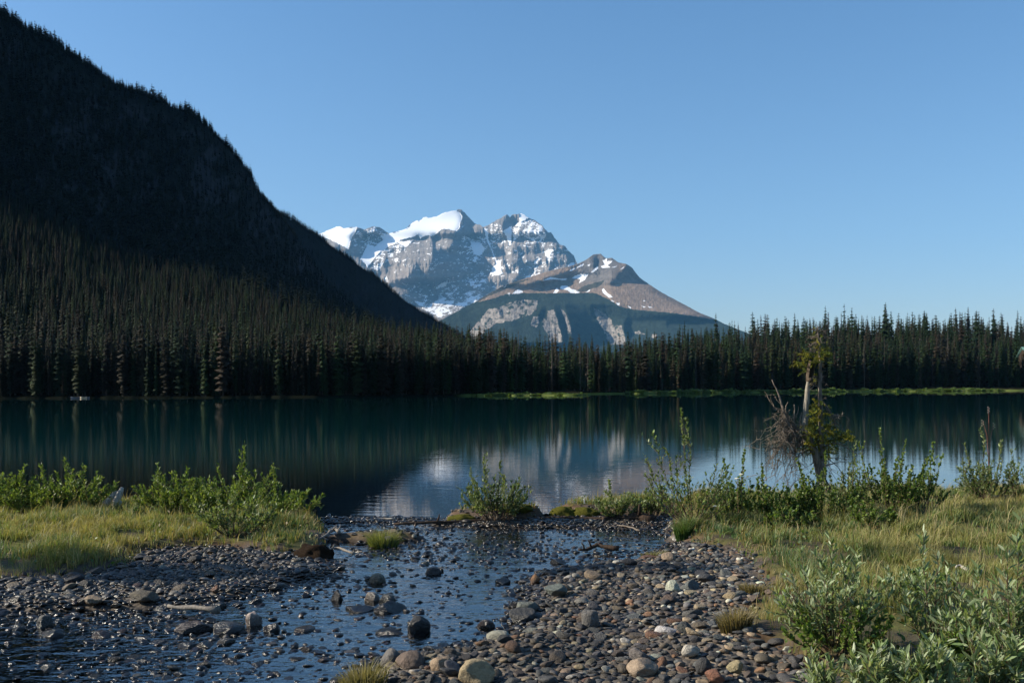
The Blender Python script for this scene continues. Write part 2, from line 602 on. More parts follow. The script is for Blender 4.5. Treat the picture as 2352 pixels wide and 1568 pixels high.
def shore_y(qx):
    return interp(YS, qx) + 1.6 * vnoise(qx * 0.05, 0.3, 0, 3) + 1.0 * vnoise(qx * 0.17, 0.3, 0, 4)
SETB = [(-400, 1.0), (1040, 1.0), (1090, 6), (1180, 30), (1335, 42), (1350, 4), (1440, 4), (1462, 17), (2900, 17)]
def hill_at(qx, Y):
    """height of the wooded shore at column qx and distance Y"""
    ys, ya, qt, ht = interp(YS, qx), interp(AP, qx, 1), interp(AP, qx, 2), interp(AP, qx, 3)
    za = H0 + ((CY - ROLL * (qx - CX)) - qt) / F * ya - ht
    t = np.clip((Y - ys) / (ya - ys), 0, 1.6)
    return 0.35 + np.maximum(za - 0.35, 0.5) * t ** 1.25
def hill_mesh(q0, q1, name, label):
    qs = np.linspace(q0, q1, 180)
    ts = np.concatenate([[-0.03, -0.01, 0.0], np.linspace(0.02, 1.0, 36), [1.15, 1.4]])
    Q, T = np.meshgrid(qs, ts)
    ys, ya = shore_y(Q), interp(AP, Q.ravel(), 1).reshape(Q.shape)
    Y = ys + (ya - ys) * T
    Z = np.where(T < 0, -1.5 - 0 * Y, hill_at(Q, Y) + 0.5 * fbm(Q * 0.08, Y * 0.08, 0, 77, 3) * sstep(0, 0.1, T))
    Z = np.where(T > 1.2, -1.0, Z)
    X = (Q - CX) / F * Y
    V = np.stack([X, Y, Z], -1).reshape(-1, 3)
    bank = sstep(0.045, 0.01, T.ravel())[:, None]
    n = fbm(V[:, 0] * 0.1, V[:, 1] * 0.1, 0, 8, 3)[:, None]
    lt = sstep(1040, 1090, Q.ravel())[:, None]
    c = np.array([0.016, 0.016, 0.010]) * (1 + 0.5 * n) * (1 - bank) + (np.array([0.006, 0.007, 0.005]) * (1 - lt) + np.array([0.10, 0.125, 0.035]) * lt) * bank
    me = mesh_np(name, V, grid_faces(*Q.shape), M_HILL, True, {'col': c, 'snow': np.zeros(len(V))})
    tag(link(name, me), label, 'hillside', kind='structure')
hill_mesh(-400, 1230, 'hillside', 'wooded slope rising from the left far shore')
hill_mesh(1215, 2800, 'hillside', 'low wooded rise behind the right far shore')

# ------------------------------------------------------------------ mountains
def blur1(a, s, axis):
    r = int(s * 2.5) + 1
    k = np.exp(-0.5 * (np.arange(-r, r + 1) / s) ** 2)
    k /= k.sum()
    pad = [(0, 0), (0, 0)]
    pad[axis] = (r, r)
    p = np.pad(a, pad, mode='edge')
    out = np.zeros_like(a)
    n = a.shape[axis]
    for i, w in enumerate(k):
        out += w * (p[i:i + n] if axis == 0 else p[:, i:i + n])
    return out

def mountain(name, label, sil, foot, yf, yc, q0, q1, step, rows, detail, mat, jag=1.2, seed=1, prof=1.0, front=250, plane=True):
    """a rock face whose crest follows sil and whose foot follows foot, with real depth, relief and a back slope"""
    qs = np.arange(q0, q1 + step, step)
    nc = len(qs)
    top = interp(sil, qs) + jag * fbm(qs * 0.22, 0.5, 0, seed, 4)
    bot = interp(foot, qs)
    t = np.linspace(0, 1, rows)[:, None]
    QX = np.repeat(qs[None], rows, 0)
    QY = bot[None] + (np.minimum(top, bot - 2) - bot)[None] * t
    yfv, ycv = interp(yf, qs), interp(yc, qs)
    if plane:
        Y = yfv[None] + (ycv - yfv)[None] * (bot[None] - QY) / (bot.max() - top.min())
    else:
        Y = yfv[None] + (ycv - yfv)[None] * t ** prof
    D, col, snow = detail(QX, QY, t * np.ones_like(QX), step * Y.mean() / F)
    P = ray(QX, QY, Y + D)
    skirt = P[:1].copy()
    skirt[..., 1] -= front
    skirt[..., 2] = -2
    back = []
    for f, dy in ((0.93, 0.06), (0.8, 0.16), (0.5, 0.4), (0.0, 0.8)):
        b = P[-1:].copy()
        b[..., 1] += dy * np.maximum(b[..., 2], 60) * 1.4
        b[..., 2] = b[..., 2] * f - 2 * (f == 0)
        back.append(b)
    P = np.concatenate([skirt, P] + back)
    ex = lambda a: np.concatenate([a[:1], a] + [a[-1:]] * 4)
    col, snow = ex(col), ex(snow)
    me = mesh_np(name, P.reshape(-1, 3), grid_faces(rows + 5, nc), mat, True, {'col': col.reshape(-1, 3), 'snow': snow.ravel()})
    tag(link(name, me), label, 'mountain', kind='structure')
    return qs, P[rows], P[1:rows + 1]

def conv(sc, ox, oy):
    return lambda pts: [(ox + x * sc, oy + y * sc) for x, y in pts]
c1 = conv(0.19531, 689.06, 459.37)
c2 = conv(0.19531, 1091.0, 459.37)
c3 = conv(0.14648, 1320.7, 574.2)

MAS_SIL = [(600, 560), (700, 548)] + c1([(230, 395), (300, 370), (430, 315), (480, 310), (515, 335), (600, 320), (680, 318), (760, 350), (850, 310), (940, 320), (1045, 395), (1140, 370), (1240, 340), (1330, 255), (1380, 238), (1400, 250), (1440, 215), (1480, 195), (1510, 212), (1600, 195), (1700, 145), (1830, 125), (1870, 105), (1900, 115), (1950, 165), (2050, 270), (2080, 285), (2110, 283), (2150, 315)]) + c2([(160, 295), (230, 250), (300, 215), (375, 165), (410, 205), (440, 168), (490, 170), (550, 155), (640, 215), (700, 235), (790, 300), (860, 385), (890, 375), (940, 450), (1000, 525), (1060, 540), (1100, 600), (1160, 650), (1195, 730), (1210, 750)]) + [(1400, 665), (1500, 730), (1560, 780)]

SH_MAS = [c1(p) for p in (
    [(1885, 150), (1912, 185), (1870, 330), (1850, 400), (1745, 600), (1600, 550), (1600, 430), (1540, 415), (1565, 560), (1560, 700), (1520, 830), (1520, 960), (1620, 1010), (1740, 950), (1990, 940), (2090, 850), (2060, 740), (2150, 620), (2080, 540), (2000, 400), (2050, 280), (1960, 170), (1905, 112)],
    [(1380, 770), (1400, 850), (1425, 870), (1430, 950), (1460, 1030), (1380, 1040), (1300, 1000), (1170, 1040), (1240, 930), (1310, 860)],
    [(1170, 1040), (1500, 1040), (1600, 1100), (1500, 1180), (1350, 1180), (1230, 1090)],
    [(680, 325), (740, 355), (795, 500), (760, 620), (700, 690), (600, 590), (600, 480), (640, 380)],
    [(880, 312), (940, 325), (1045, 395), (930, 420), (880, 370)],
    [(2090, 800), (2140, 830), (2120, 900), (2060, 940)],
    [(2150, 330), (2200, 345), (2215, 430), (2250, 540), (2300, 640), (2270, 640), (2190, 520), (2150, 420)])] + [c2(p) for p in (
    [(375, 168), (412, 208), (440, 180), (455, 300), (420, 350), (330, 345), (300, 290), (370, 230)],
    [(700, 237), (800, 330), (860, 480), (960, 540), (1008, 532), (945, 455), (890, 385), (790, 302)],
    [(1062, 545), (1192, 735), (1100, 712), (1050, 600)],
    [(330, 560), (370, 720), (410, 870), (380, 860), (340, 720), (300, 600)],
    [(490, 530), (545, 600), (545, 700), (580, 860), (530, 830), (510, 700), (505, 600)],
    [(840, 660), (870, 700), (850, 770), (830, 720)], [(330, 345), (430, 310), (430, 520), (400, 540), (370, 430)])]
LIT_MAS = [c1([(1600, 380), (1740, 368), (1725, 590), (1690, 600), (1600, 545)]), c1([(1250, 560), (1535, 415), (1540, 560), (1510, 830), (1450, 940), (1390, 780), (1100, 960), (1040, 900), (1180, 620)])]
SN_MAS = [c1(p) for p in (
    [(200, 400), (430, 305), (500, 325), (520, 330), (680, 315), (640, 385), (600, 470), (570, 580), (400, 490)],
    [(740, 345), (790, 370), (800, 500), (780, 560), (705, 690), (800, 790), (860, 700), (960, 605), (1050, 540), (1150, 505), (1245, 555), (1330, 480), (1170, 488), (1210, 465), (1310, 445), (1380, 405), (1420, 455), (1480, 420), (1590, 415), (1610, 385), (1560, 335), (1420, 260), (1380, 230), (1240, 335), (1140, 365), (1050, 395), (940, 420), (975, 470), (870, 550), (810, 520), (800, 440), (780, 360)],
    [(1405, 245), (1480, 190), (1600, 190), (1700, 140), (1830, 118), (1872, 145), (1912, 185), (1870, 330), (1820, 370), (1760, 345), (1660, 340), (1610, 385), (1540, 330), (1420, 270)],
    [(1820, 388), (1955, 272), (1900, 335), (1845, 388)],
    [(1990, 930), (2080, 960), (2200, 920), (2205, 960), (2100, 1015), (2000, 1005)],
    [(1620, 1120), (1760, 1155), (1830, 1170), (1960, 1110), (2060, 1060), (2070, 1100), (2230, 1100), (2210, 1135), (2080, 1190), (1940, 1260), (1820, 1310), (1640, 1390), (1540, 1335), (1400, 1245), (1420, 1220), (1540, 1210), (1620, 1170)],
    [(980, 915), (1020, 890), (1050, 975), (1010, 960)], [(1600, 1020), (1690, 960), (1740, 945), (1720, 1000), (1670, 1040), (1590, 1045)],
    [(1700, 1095), (1760, 1020), (1740, 1090), (1815, 1075), (1770, 1140)], [(1330, 1180), (1480, 1210), (1500, 1240), (1390, 1240)])] + [c2(p) for p in (
    [(100, 330), (150, 340), (160, 470), (200, 580), (250, 710), (300, 700), (310, 830), (335, 865), (240, 892), (175, 870), (210, 790), (245, 740), (180, 560), (130, 450)],
    [(330, 360), (430, 310), (430, 520), (400, 540), (370, 430)],
    [(520, 165), (560, 150), (640, 210), (600, 235), (530, 260)],
    [(-60, 480), (60, 500), (130, 570), (60, 660), (-20, 640)], [(-10, 1130), (60, 1100), (160, 1105), (80, 1160), (0, 1200)],
    [(690, 720), (760, 680), (790, 690), (720, 720), (735, 745), (695, 755)], [(830, 600), (890, 570), (925, 590), (880, 660), (840, 680)],
    [(600, 890), (690, 885), (640, 915), (590, 915)], [(1080, 790), (1130, 735), (1190, 735), (1150, 775)])]
SPK_MAS = [(c2([(430, 330), (520, 260), (600, 235), (700, 235), (800, 340), (840, 430), (800, 520), (650, 480), (560, 410), (450, 480), (430, 420)]), 0.62),
           (c2([(0, 430), (140, 430), (240, 700), (0, 760)]), 0.30), (c2([(170, 280), (300, 280), (370, 470), (340, 540), (200, 500)]), 0.36),
           (c2([(430, 480), (860, 480), (1100, 560), (1100, 640), (500, 640)]), 0.16), (c2([(800, 560), (1080, 560), (1000, 660), (830, 700)]), 0.30),
           (c1([(590, 480), (680, 330), (800, 500), (700, 690)]), 0.28), (c1([(780, 350), (860, 310), (1040, 395), (930, 420), (960, 480), (870, 550), (810, 500)]), 0.40),
           (c1([(820, 790), (960, 600), (1150, 510), (1240, 560), (1120, 740), (1060, 700), (900, 830)]), 0.40), (c1([(1900, 380), (2200, 560), (2060, 740), (1900, 650)]), 0.33),
           (c1([(1250, 1000), (2300, 900), (2300, 1130), (1640, 1390), (1250, 1190)]), 0.20), (c1([(1090, 480), (2352, 480), (2352, 1000), (1090, 1000)]), 0.045), (c2([(0, 480), (1200, 520), (1200, 950), (0, 950)]), 0.09),
           (c2([(640, 880), (1200, 730), (1250, 760), (1000, 850), (640, 960)]), 0.22)]

def shape_masks(QX, QY, polys, warp, amp):
    m = np.zeros(QX.shape)
    wx = QX + amp * fbm(QX * warp, QY * warp, 0, 201, 3)
    wy = QY + amp * fbm(QX * warp, QY * warp, 0, 202, 3)
    for p in polys:
        m = np.maximum(m, inside(p, wx, wy).astype(float))
    return m

def integrate(g, dx, win, sm):
    """slope to the right -> depth, without the drift over wide distances"""
    g = blur1(g, sm, 1)
    g = g - blur1(g, win, 1)
    return np.cumsum(g, 1) * dx

def raster_relief(gfun, QX, QY, dx, win, sm=0.9):
    """the relief follows the true horizontal, so slopes across the face keep their direction"""
    qs = QX[0]
    ys = np.arange(QY.min() - 4, QY.max() + 4, 1.0)
    RX, RY = np.meshgrid(qs, ys)
    D = blur1(integrate(gfun(RX, RY), dx, win, sm), 4.5, 0)
    f = np.clip((QY - ys[0]), 0, len(ys) - 1.001)
    i = f.astype(int)
    c = np.arange(len(qs))[None]
    pick = lambda A: A[i, c] * (1 - (f - i)) + A[i + 1, c] * (f - i)
    return pick(D), pick(blur1(blur1(D, 7, 0), 8, 1))

def massif_rib(QX, QY):
    lean = QX + 0.25 * (QY - 600)
    return vnoise(lean * 0.055, QY * 0.012, 0, 11) * 0.9 + vnoise(lean * 0.15, QY * 0.03, 0, 12) * 0.75 + vnoise(lean * 0.36, QY * 0.09, 0, 15) * 0.4

def massif_slope(QX, QY):
    sh = shape_masks(QX, QY, SH_MAS, 0.25, 1.6)
    lit = shape_masks(QX, QY, LIT_MAS, 0.25, 1.2)
    sn = shape_masks(QX, QY, SN_MAS, 0.30, 2.2)
    rib = massif_rib(QX, QY)
    g = -0.2 + rib * 1.0
    g = np.where(lit > 0, -0.85 + rib * 0.75, g)
    g = np.where(sh > 0, 1.25 + rib * 0.5, g)
    return np.where(sn > 0, np.where(sh > 0, 0.65, -0.35) + rib * 0.08, g)

def detail_massif(QX, QY, T, dx):
    sh = shape_masks(QX, QY, SH_MAS, 0.25, 1.6)
    lit = shape_masks(QX, QY, LIT_MAS, 0.25, 1.2)
    sn = shape_masks(QX, QY, SN_MAS, 0.30, 2.2)
    rib = massif_rib(QX, QY)
    D, smooth = raster_relief(massif_slope, QX, QY, dx, 90)
    D = D * (1 - sn) + smooth * sn
    led = fbm(QX * 0.03, QY * 0.30 + 0.04 * QX, 0, 21, 3) * 6
    rough = ridged(QX * 0.13, QY * 0.05, 23, 4) * 21 + fbm(QX * 0.5, QY * 0.3, 0, 25, 2) * 2.0
    D = D + (led + rough) * (1 - blur1(blur1(sn, 2, 0), 2, 1)) ** 2
    # snow: fields, plus ledges that hold it
    n = 0.5 + 0.75 * (0.8 * fbm(QX * 0.10 + QY * 0.05, QY * 0.24, 0, 31, 4, 0.6) + 0.35 * vnoise(QX * 0.45, QY * 0.8, 0, 32) + 0.10 * rib)
    pr = np.zeros(QX.shape)
    for p, a in SPK_MAS:
        pr = np.maximum(pr, inside(p, QX + 6 * fbm(QX * .1, QY * .1, 0, 3, 2), QY) * a)
    spk = sstep(0.06, -0.06, n - (0.12 + 0.66 * pr)) * (pr > 0)
    edge = sstep(-0.25, 0.1, fbm(QX * 0.35, QY * 0.5, 0, 35, 3) + 0.42)
    lo = sstep(c1([(0, 880)])[0][1], c1([(0, 980)])[0][1], QY)
    brk = sstep(0.0, 0.22, fbm(QX * 0.09 + QY * 0.05, QY * 0.16, 0, 36, 4, 0.6) + 0.10)
    snow = np.maximum(sn * (1 - lo * (1 - brk)) * (1 - 0.3 * (1 - edge) * lo), spk)
    band = 0.5 + 0.5 * fbm(QX * 0.02, QY * 0.25, 0, 41, 3)
    low = sstep(560, 640, QY)
    c = np.array([0.205, 0.186, 0.175]) * (0.75 + 0.5 * band[..., None])
    c = c * (1 - 0.5 * low[..., None]) + np.array([0.22, 0.18, 0.15]) * 0.5 * low[..., None]
    return D, c, np.clip(snow, 0, 1)

mountain('mountain', 'snow streaked grey double-peaked mountain at the head of the valley', MAS_SIL, [(500, 790), (1700, 790)], [(500, 18000), (1700, 18000)], [(500, 20600), (1700, 20600)], 690, 1470, 0.9, 300, detail_massif, M_MOUNT, 1.6, 5)

BP_SIL = [(900, 790), (1000, 742)] + c2([(0, 1198), (180, 1090), (330, 1010), (600, 920), (850, 840), (1110, 780), (1210, 750), (1310, 700), (1390, 640), (1480, 632), (1540, 685), (1610, 680), (1690, 735), (1790, 755), (1850, 800), (1910, 880), (1960, 930), (2060, 1000), (2200, 1090), (2352, 1170)]) + c3([(1800, 900), (1950, 980), (2150, 1060), (2352, 1160)]) + [(1760, 782), (1900, 830)]
SH_BP = [c2(p) for p in (
    [(1790, 720), (1870, 740), (1940, 820), (2090, 940), (2370, 1110), (2900, 1350), (2850, 1420), (2500, 1290), (2200, 1130), (2050, 1040), (1950, 1000), (1850, 985), (1700, 990), (1590, 980), (1600, 940), (1680, 890), (1760, 810)],
    [(930, 1230), (1010, 1240), (1060, 1400), (1090, 1700), (1060, 1700), (1000, 1500), (960, 1380)],
    [(1060, 1230), (1300, 1330), (1440, 1450), (1520, 1567), (1560, 1700), (1150, 1700), (1130, 1500), (1100, 1380)],
    [(790, 1250), (850, 1250), (830, 1330), (760, 1430), (745, 1370)], [(1360, 1230), (1400, 1250), (1410, 1380), (1470, 1480), (1560, 1700), (1500, 1650), (1430, 1440), (1370, 1330)],
    [(660, 960), (760, 960), (820, 1030), (750, 1040)], [(270, 1280), (330, 1260), (335, 1350), (320, 1390)], [(1400, 650), (1450, 690), (1440, 780), (1400, 790), (1390, 700)],
    [(540, 1190), (570, 1180), (590, 1270), (560, 1240)], [(800, 920), (1100, 850), (1110, 900), (940, 1000), (830, 1010)])] + [c3([(800, 1100), (850, 1100), (900, 1280), (860, 1400), (780, 1300), (760, 1150)]), c3([(1450, 1100), (1480, 1110), (1460, 1210), (1430, 1200)])]
LIME = [c2(p) for p in (
    [(-120, 1600), (60, 1400), (150, 1290), (300, 1250), (420, 1200), (560, 1175), (740, 1180), (720, 1290), (640, 1350), (560, 1370), (400, 1430), (240, 1450), (100, 1567), (0, 1640)],
    [(690, 1370), (750, 1370), (760, 1460), (720, 1500), (650, 1470)], [(860, 1300), (930, 1290), (970, 1420), (1010, 1567), (1030, 1700), (900, 1700), (850, 1567), (790, 1480), (800, 1380), (840, 1400)],
    [(1010, 1270), (1050, 1310), (1100, 1400), (1140, 1567), (1090, 1567), (1060, 1400)], [(1395, 1260), (1520, 1330), (1600, 1400), (1620, 1470), (1720, 1470), (1750, 1567), (1780, 1700), (1580, 1700), (1530, 1567), (1480, 1480), (1420, 1370)])] + [c3([(900, 1290), (1000, 1270), (1100, 1320), (1000, 1330)]), c3([(1180, 1330), (1290, 1310), (1270, 1400), (1200, 1360)])]
FOREST_BP = c2([(-500, 1700), (-500, 1350), (0, 1205), (150, 1175), (380, 1105), (560, 1092), (900, 1097), (1400, 1087), (1560, 1160), (1700, 1250), (1850, 1285), (2352, 1330), (3400, 1500), (3400, 2000), (-500, 2000)])
GREEN_BP = [c2([(0, 1190), (180, 1085), (330, 1005), (600, 925), (640, 930), (400, 1030), (150, 1140), (0, 1215)]), c2([(1180, 1070), (1300, 1000), (1530, 940), (1480, 1010), (1350, 1060), (1250, 1085)])]
SN_BP = [c2(p) for p in (
    [(1500, 712), (1550, 690), (1550, 722), (1620, 716), (1560, 770), (1590, 790), (1500, 802), (1480, 780), (1530, 760)], [(1490, 1052), (1510, 1038), (1560, 1095), (1622, 1140), (1580, 1147), (1500, 1088)],
    [(1180, 890), (1240, 870), (1335, 870), (1290, 940), (1225, 977), (1240, 930), (1140, 917)], [(1010, 1008), (1080, 1008), (1140, 1048), (1230, 1075), (1222, 1097), (1130, 1097), (1090, 1062), (1000, 1042)],
    [(920, 1092), (960, 1033), (990, 1060), (960, 1092)], [(385, 1095), (415, 1088), (402, 1134)], [(430, 1105), (510, 1043), (567, 1080), (500, 1108)], [(1360, 852), (1440, 778), (1452, 802), (1390, 848)],
    [(1200, 790), (1280, 743), (1272, 772), (1200, 802)], [(1110, 832), (1160, 798), (1190, 800), (1130, 838)], [(800, 947), (880, 908), (1000, 922), (1092, 922), (1060, 943), (900, 933)], [(1650, 1208), (1702, 1213), (1692, 1242)],
    [(1790, 1242), (1840, 1262), (1830, 1275)], [(1950, 1242), (2010, 1252), (1990, 1262)], [(2030, 1245), (2090, 1262), (2050, 1268)], [(1980, 1178), (2010, 1185), (1985, 1192)], [(1700, 820), (1760, 780), (1740, 805)], [(1590, 1170), (1640, 1195), (1625, 1200)],
    [(1320, 770), (1360, 750), (1340, 780)], [(1600, 795), (1680, 770), (1640, 795)], [(1300, 1085), (1370, 1040), (1340, 1075)], [(335, 1030), (365, 1000), (360, 1025)])]

def brown_slope(QX, QY):
    sh = shape_masks(QX, QY, SH_BP, 0.3, 1.0)
    lime = shape_masks(QX, QY, LIME, 0.25, 2.2)
    forest = inside(FOREST_BP, QX, QY)
    lean = QX - 0.15 * (QY - 600)
    rib = vnoise(lean * 0.06, QY * 0.012, 0, 13) * 0.9 + vnoise(lean * 0.17, QY * 0.035, 0, 14) * 0.5
    g = -0.10 + rib * 0.30
    g = np.where((QY < 640) & (QX > 1290) & (QX < 1450), g + rib * 0.35, g)
    g = np.where((QX > 1405) & ~forest, 0.22 + rib * 0.12, g)
    g = np.where(lime > 0, -0.35 + rib * 0.9, g)
    return np.where(sh > 0, 1.5, g)

def detail_brown(QX, QY, T, dx):
    sh = shape_masks(QX, QY, SH_BP, 0.3, 1.0)
    sn = shape_masks(QX, QY, SN_BP, 0.5, 1.1)
    lime = shape_masks(QX, QY, LIME, 0.25, 2.2)
    wy = QY + 1.6 * fbm(QX * 0.25, QY * 0.25, 0, 51, 3)
    forest = inside(FOREST_BP, QX, wy).astype(float)
    for p in GREEN_BP:
        forest = np.maximum(forest, inside(p, QX + 3 * fbm(QX * .3, QY * .3, 0, 4, 2), wy) * 0.8)
    D, _ = raster_relief(brown_slope, QX, QY, dx, 190, 1.0)
    hi = np.where(forest > 0.5, 1.0, 0.45)
    D = D + hi * (fbm(QX * 0.5, QY * 0.5, 0, 61, 3) * 3.5) + ridged(QX * 0.2, QY * 0.15, 63, 3) * 5 * (1 - 0.8 * forest) + lime * (fbm(QX * 0.1, QY * 0.6, 0, 66, 2) * 5 + ridged(QX * 0.15, QY * 0.1, 67, 3) * 9)
    n = fbm(QX * 0.2, QY * 0.2, 0, 71, 4)[..., None]
    brown = np.array([0.235, 0.168, 0.122]) * (1 + 0.25 * n)
    grey = np.array([0.15, 0.135, 0.125]) * (1 + 0.25 * n)
    gf = (sstep(1310, 1345, QX) * sstep(1450, 1410, QX + (QY - 600) * 0.5) * sstep(675, 640, QY))[..., None]
    c = brown * (1 - gf) + grey * gf
    rt = (sstep(1420, 1470, QX))[..., None]
    c = c * (1 - rt * 0.6) + np.array([0.18, 0.138, 0.112]) * (1 + 0.4 * fbm(QX * .7, QY * .5, 0, 77, 2)[..., None]) * rt * 0.6
    gr = np.array([0.024, 0.034, 0.026]) * (1 + 0.35 * n)
    ff = np.clip(forest, 0, 1)[..., None]
    c = c * (1 - ff) + gr * ff
    ln = np.clip(lime * sstep(-0.25, 0.05, fbm(QX * 0.13, QY * 0.16, 0, 81, 4, 0.6) + 0.16), 0, 1)[..., None]
    c = c * (1 - ln) + np.array([0.205, 0.182, 0.16]) * (1 + 0.5 * n + 0.35 * fbm(QX * 0.4, QY * 0.3, 0, 83, 3)[..., None]) * ln
    return D, c, sn * (1 - forest * 0.7)

mountain('mountain', 'lower brown mountain with snow patches and wooded limestone foot', BP_SIL, [(900, 812), (1900, 832)], [(900, 11400), (1900, 11400)], [(900, 13650), (1900, 13650)], 930, 1860, 0.9, 260, detail_brown, M_MOUNT, 0.9, 9)

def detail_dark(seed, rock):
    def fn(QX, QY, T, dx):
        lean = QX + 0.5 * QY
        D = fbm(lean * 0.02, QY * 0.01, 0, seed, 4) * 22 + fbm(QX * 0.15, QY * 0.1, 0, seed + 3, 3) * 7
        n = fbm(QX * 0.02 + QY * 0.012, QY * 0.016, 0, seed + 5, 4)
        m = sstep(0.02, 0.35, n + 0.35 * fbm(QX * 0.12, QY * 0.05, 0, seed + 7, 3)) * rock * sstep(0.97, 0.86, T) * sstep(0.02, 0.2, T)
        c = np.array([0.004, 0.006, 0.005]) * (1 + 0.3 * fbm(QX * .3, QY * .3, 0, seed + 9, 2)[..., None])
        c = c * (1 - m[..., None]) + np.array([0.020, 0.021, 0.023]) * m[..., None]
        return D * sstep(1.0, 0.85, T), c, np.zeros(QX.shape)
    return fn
M1_SIL = [(-1200, -560), (-800, -420), (-400, -190), (-200, -75), (0, 40), (60, 68), (120, 100), (170, 135), (230, 172), (290, 205), (350, 228), (400, 248), (440, 266), (475, 290), (500, 315), (530, 345), (560, 385), (578, 405), (587, 425), (592, 440), (620, 470), (650, 505), (700, 575), (760, 655), (850, 730), (950, 790), (1000, 820)]
M1_FOOT = [(q, qt + 45) for q, ya, qt, ht in AP if q <= 1000]
M1_YF = [(q, ya - 6) for q, ya, qt, ht in AP if q <= 1000]
M1_YC = [(-1200, 590), (-800, 640), (-400, 720), (-200, 800), (0, 900), (300, 1080), (590, 1300), (650, 1380), (1000, 1700)]
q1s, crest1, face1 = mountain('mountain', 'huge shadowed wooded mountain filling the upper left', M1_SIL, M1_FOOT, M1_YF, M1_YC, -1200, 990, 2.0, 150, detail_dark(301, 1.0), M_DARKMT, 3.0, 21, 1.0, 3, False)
M2_SIL = [(520, 400), (600, 452), (650, 496), (680, 510), (740, 550), (800, 595), (860, 635), (920, 685), (980, 725), (1040, 760), (1100, 785), (1160, 815)]
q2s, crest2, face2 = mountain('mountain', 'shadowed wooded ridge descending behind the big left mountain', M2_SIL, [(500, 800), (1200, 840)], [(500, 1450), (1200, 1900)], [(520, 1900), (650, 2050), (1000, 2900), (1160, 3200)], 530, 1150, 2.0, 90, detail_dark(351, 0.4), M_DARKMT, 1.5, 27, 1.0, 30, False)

# ------------------------------------------------------------------ spruces of the far shore
def spruce_template(seed, whorls, per, R=0.075, base=0.06, ragged=0.35, sparse=0.0, dead=False):
    r = rng_(seed)
    V, T = [], []
    for w in range(whorls):
        f = (w + r.uniform(-0.3, 0.3)) / whorls
        z = base + (0.985 - base) * min(max(f, 0), 1)
        if r.random() < sparse:
            continue
        prof = R * ((1 - z) ** 0.62 + 0.05) * (0.75 + 0.25 * math.sin(w * 1.7 + seed)) * min(1, 0.55 + z * 2)
        for b in range(per):
            if r.random() < 0.12 + sparse * 0.5:
                continue
            a = r.uniform(0, 2 * math.pi)
            L = prof * r.uniform(1 - ragged, 1 + ragged)
            wd = L * r.uniform(0.36, 0.58) * (0.3 if dead else 1)
            d = np.array([math.cos(a), math.sin(a), 0])
            s = np.array([-d[1], d[0], 0])
            dr = -L * r.uniform(0.25, 0.75) * (0.35 + 0.65 * (1 - z))
            p0 = np.array([0, 0, z + L * 0.25])
            pm = p0 + d * L * 0.62 + np.array([0, 0, dr * 0.5])
            tip = p0 + d * L + np.array([0, 0, dr])
            n0 = len(V)
            hang = np.array([0, 0, -L * r.uniform(0.22, 0.4)])
            V += [p0, pm + s * wd + hang, pm - s * wd + hang, tip]
            T += [(n0, n0 + 3, n0 + 1), (n0, n0 + 2, n0 + 3)]
    # the leader
    n0 = len(V)
    V += [np.array([0.004, 0, 0.94]), np.array([-0.003, 0.004, 0.94]), np.array([-0.003, -0.004, 0.94]), np.array([0, 0, 1.0])]
    T += [(n0, n0 + 1, n0 + 3), (n0 + 1, n0 + 2, n0 + 3), (n0 + 2, n0, n0 + 3)]
    return np.array(V), np.array(T)

def trunk_template(r0=0.011, n=5):
    m = MB()
    zs = np.array([-0.03, 0.2, 0.5, 0.8, 0.97])
    m.tube([(0, 0, z) for z in zs], r0 * np.array([1.25, 1.0, 0.72, 0.38, 0.1]), n)
    return m

TEMPL = [spruce_template(100 + i, 46, 10, 0.088 + 0.013 * (i % 4), 0.02 + 0.04 * (i % 3), 0.4, 0.03) for i in range(8)]
TEMPL_DEAD = [spruce_template(140 + i, 36, 6, 0.062, 0.12, 0.5, 0.3, True) for i in range(3)]
TEMPL_LOW = [spruce_template(160 + i, 18, 6, 0.12 + 0.02 * (i % 3), 0.03, 0.4, 0.03) for i in range(5)]
TRUNK_V = trunk_template()

def merge(templates, idx, pos, sc, rot, wid, colr, jit=0.12, seed=0):
    Vs, Ts, Cs, n0 = [], [], [], 0
    r = rng_(seed)
    for t, (V, T) in enumerate(templates):
        k = np.where(idx == t)[0]
        if not len(k):
            continue
        c, s = np.cos(rot[k])[:, None], np.sin(rot[k])[:, None]
        x, y, z = V[None, :, 0] * wid[k][:, None], V[None, :, 1] * wid[k][:, None], V[None, :, 2]
        P = np.stack([x * c - y * s, x * s + y * c, z + 0 * x], -1) * sc[k][:, None, None] + pos[k][:, None, :]
        Vs.append(P.reshape(-1, 3))
        Ts.append((T[None] + (np.arange(len(k)) * len(V))[:, None, None]).reshape(-1, 3) + n0)
        cc = colr[k][:, None, :] * (1 + jit * r.standard_normal((len(k), len(V) // 4 + 1, 1)).repeat(4, 1)[:, :len(V)])
        Cs.append(np.clip(cc, 0, 1).reshape(-1, 3))
        n0 += len(k) * len(V)
    return np.concatenate(Vs), np.concatenate(Ts), np.concatenate(Cs)

GREENS = np.array([(0.017, 0.036, 0.014), (0.023, 0.042, 0.014), (0.014, 0.029, 0.014), (0.026, 0.038, 0.014)])
BROWNS = np.array([(0.040, 0.031, 0.022), (0.034, 0.031, 0.019), (0.030, 0.028, 0.020)])
GREYS = np.array([(0.062, 0.054, 0.048), (0.05, 0.043, 0.037)])

